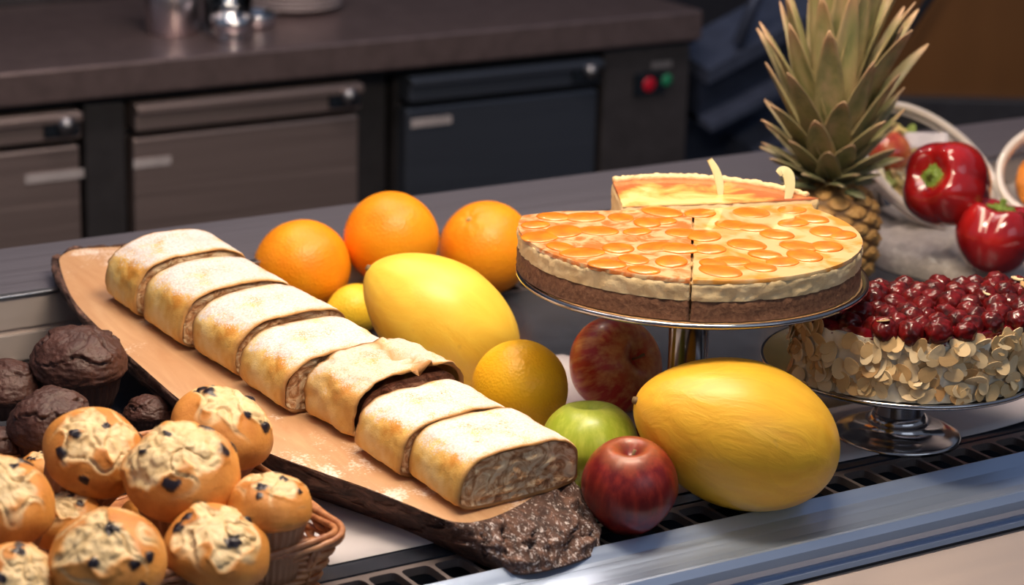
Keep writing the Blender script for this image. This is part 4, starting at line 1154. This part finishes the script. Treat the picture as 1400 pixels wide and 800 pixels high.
def bowl(px, py, depth, R, H, normal, label):
    c = PD(px, py, depth)
    t = thing('glass_bowl', label, 'glass bowl', c, 'tilted glass bowls on the ice'); t.rotation_mode = 'QUATERNION'; t.rotation_quaternion = Vector(normal).normalized().to_track_quat('Z', 'Y')
    pr_ = []
    for k in range(13): a = math.pi/2*k/12; pr_.append((R*.985*math.cos(a)**.75 if k < 12 else 0.0, -H*math.sin(a)))
    V, F = lathe(pr_, 90); MB().add(V, F).build('bowl_wall', M_bowl, t, True)
    pts = [(R*math.cos(2*math.pi*k/96), R*math.sin(2*math.pi*k/96), 0) for k in range(96)]
    V, F = tube(pts, .0046, 10, True); MB().add(V, F).build('rolled_rim', M_rimg, t, True)
    pts = [(R*.985*math.cos(2*math.pi*k/96), R*.985*math.sin(2*math.pi*k/96), -.008) for k in range(96)]
    V, F = tube(pts, .0018, 8, True); MB().add(V, F).build('inner_rim', M_rimg, t, True)
    return t, c
nb = (rt*.45+up_*.62+tc_*.62).normalized()
dB = (P(1270, 300, .94)-CAM).dot(-TOCAM)+.075
tb1, cb1 = bowl(1271, 229, dB, 116/FPX*dB, .050, nb, 'tilted glass bowl of fruit and leaves behind the stemmed red pepper')
tb2, cb2 = bowl(1440, 232, dB, .055, .045, (-rt*.3+up_*.45+tc_*.7).normalized(), 'glass bowl cut by the right frame edge with orange filling')
Q1 = tb1.rotation_quaternion.to_matrix()
def inb(v): return cb1+Q1 @ Vector(v)
# a tomato, a slip of paper and leaves in the bowl
def seek(px, py, depth): return PD(px, py, depth)
D, F = sphere_dirs(64, 44)
V = [Vector((d.x, d.y, d.z*.88-.12*math.exp(-(math.acos(max(-1, min(1, d.z)))/.3)**2)))*.0245*(1+.02*math.cos(5*math.atan2(d.y, d.x))) for d in D]
m = Mat('mottled_red_skin', (.5, .06, .02), .25, coat=.8, coatr=.08); m.base(m.ramp(m.noise(45, 4), [(.35, (.42, .02, .012)), (.7, (.62, .22, .06))]))
tm = mobj('red_fruit', V, F, m.m, None, True, loc=PD(1214, 207, dB-.012)); tag(tm, 'mottled red round fruit inside the tilted glass bowl', 'fruit')
pp = PD(1268, 192, dB-.006)
mb = MB(); V = []
for i in range(9):
    for j in range(6): V.append(RIGHT*(-.022+.0055*i)+ (UP*.75+TOCAM*-.6)*(-.011+.0045*j)+TOCAM*(.003*math.sin(i*.8)))
F = [(i*6+j, (i+1)*6+j, (i+1)*6+j+1, i*6+j+1) for i in range(8) for j in range(5)]
o = mobj('paper_slip', V, F, M_paper, None, True, loc=pp); so = o.modifiers.new('s', 'SOLIDIFY'); so.thickness = .0006; tag(o, 'white folded paper slip inside the tilted glass bowl', 'paper slip')
mb = MB(); rnd = random.Random(9)
D, F = sphere_dirs(40, 24); mb.add([Vector((d.x*.062, d.y*.062, d.z*.014-.018+.004*nz(d*4, 1))) for d in D], F)
for i in range(150):
    a = rnd.uniform(0, 6.28); rr = .064*math.sqrt(rnd.random()); cc = Vector((rr*math.cos(a), rr*math.sin(a), -.004-.010*rnd.random()))
    q = Vector((rnd.gauss(0, .5), rnd.gauss(0, .5), 1)).to_track_quat('Z', 'Y').to_matrix(); s = rnd.uniform(.007, .014); V = []
    for k in range(10):
        b = 2*math.pi*k/10; V.append(cc+q @ Vector((s*math.cos(b), s*.5*math.sin(b), .25*s*math.cos(2*b))))
    V.append(cc); mb.add(V, [(k, (k+1) % 10, 10) for k in range(10)])
m = Mat('salad', (.4, .4, .1), .5); g = m.n.new('ShaderNodeNewGeometry'); m.base(m.ramp(g.outputs['Random Per Island'], [(0, (.15, .22, .04)), (.4, (.50, .48, .16)), (.75, (.66, .42, .18)), (1, (.75, .70, .5))]))
o = mb.build('salad_leaves', m.m, None, False); o.matrix_world = Matrix.Translation(cb1) @ tb1.rotation_quaternion.to_matrix().to_4x4()
tag(o, 'mixed pale green and brown leaves lying in the tilted glass bowl', 'leaves', kind='stuff')
D, F = sphere_dirs(48, 30)
V = [Vector((d.x*.042, d.y*.042, d.z*.016+.003*nz(d*3, 1))) for d in D]
Q2 = tb2.rotation_quaternion.to_matrix()
o = mobj('orange_filling', V, F, simple('orange_filling', (.75, .25, .04), .3, scale=90, var=.4), None, True); o.matrix_world = Matrix.Translation(cb2+Q2 @ Vector((0, 0, -.020))) @ Q2.to_4x4()
tag(o, 'orange fruit filling inside the glass bowl at the right frame edge', 'fruit filling', kind='stuff')
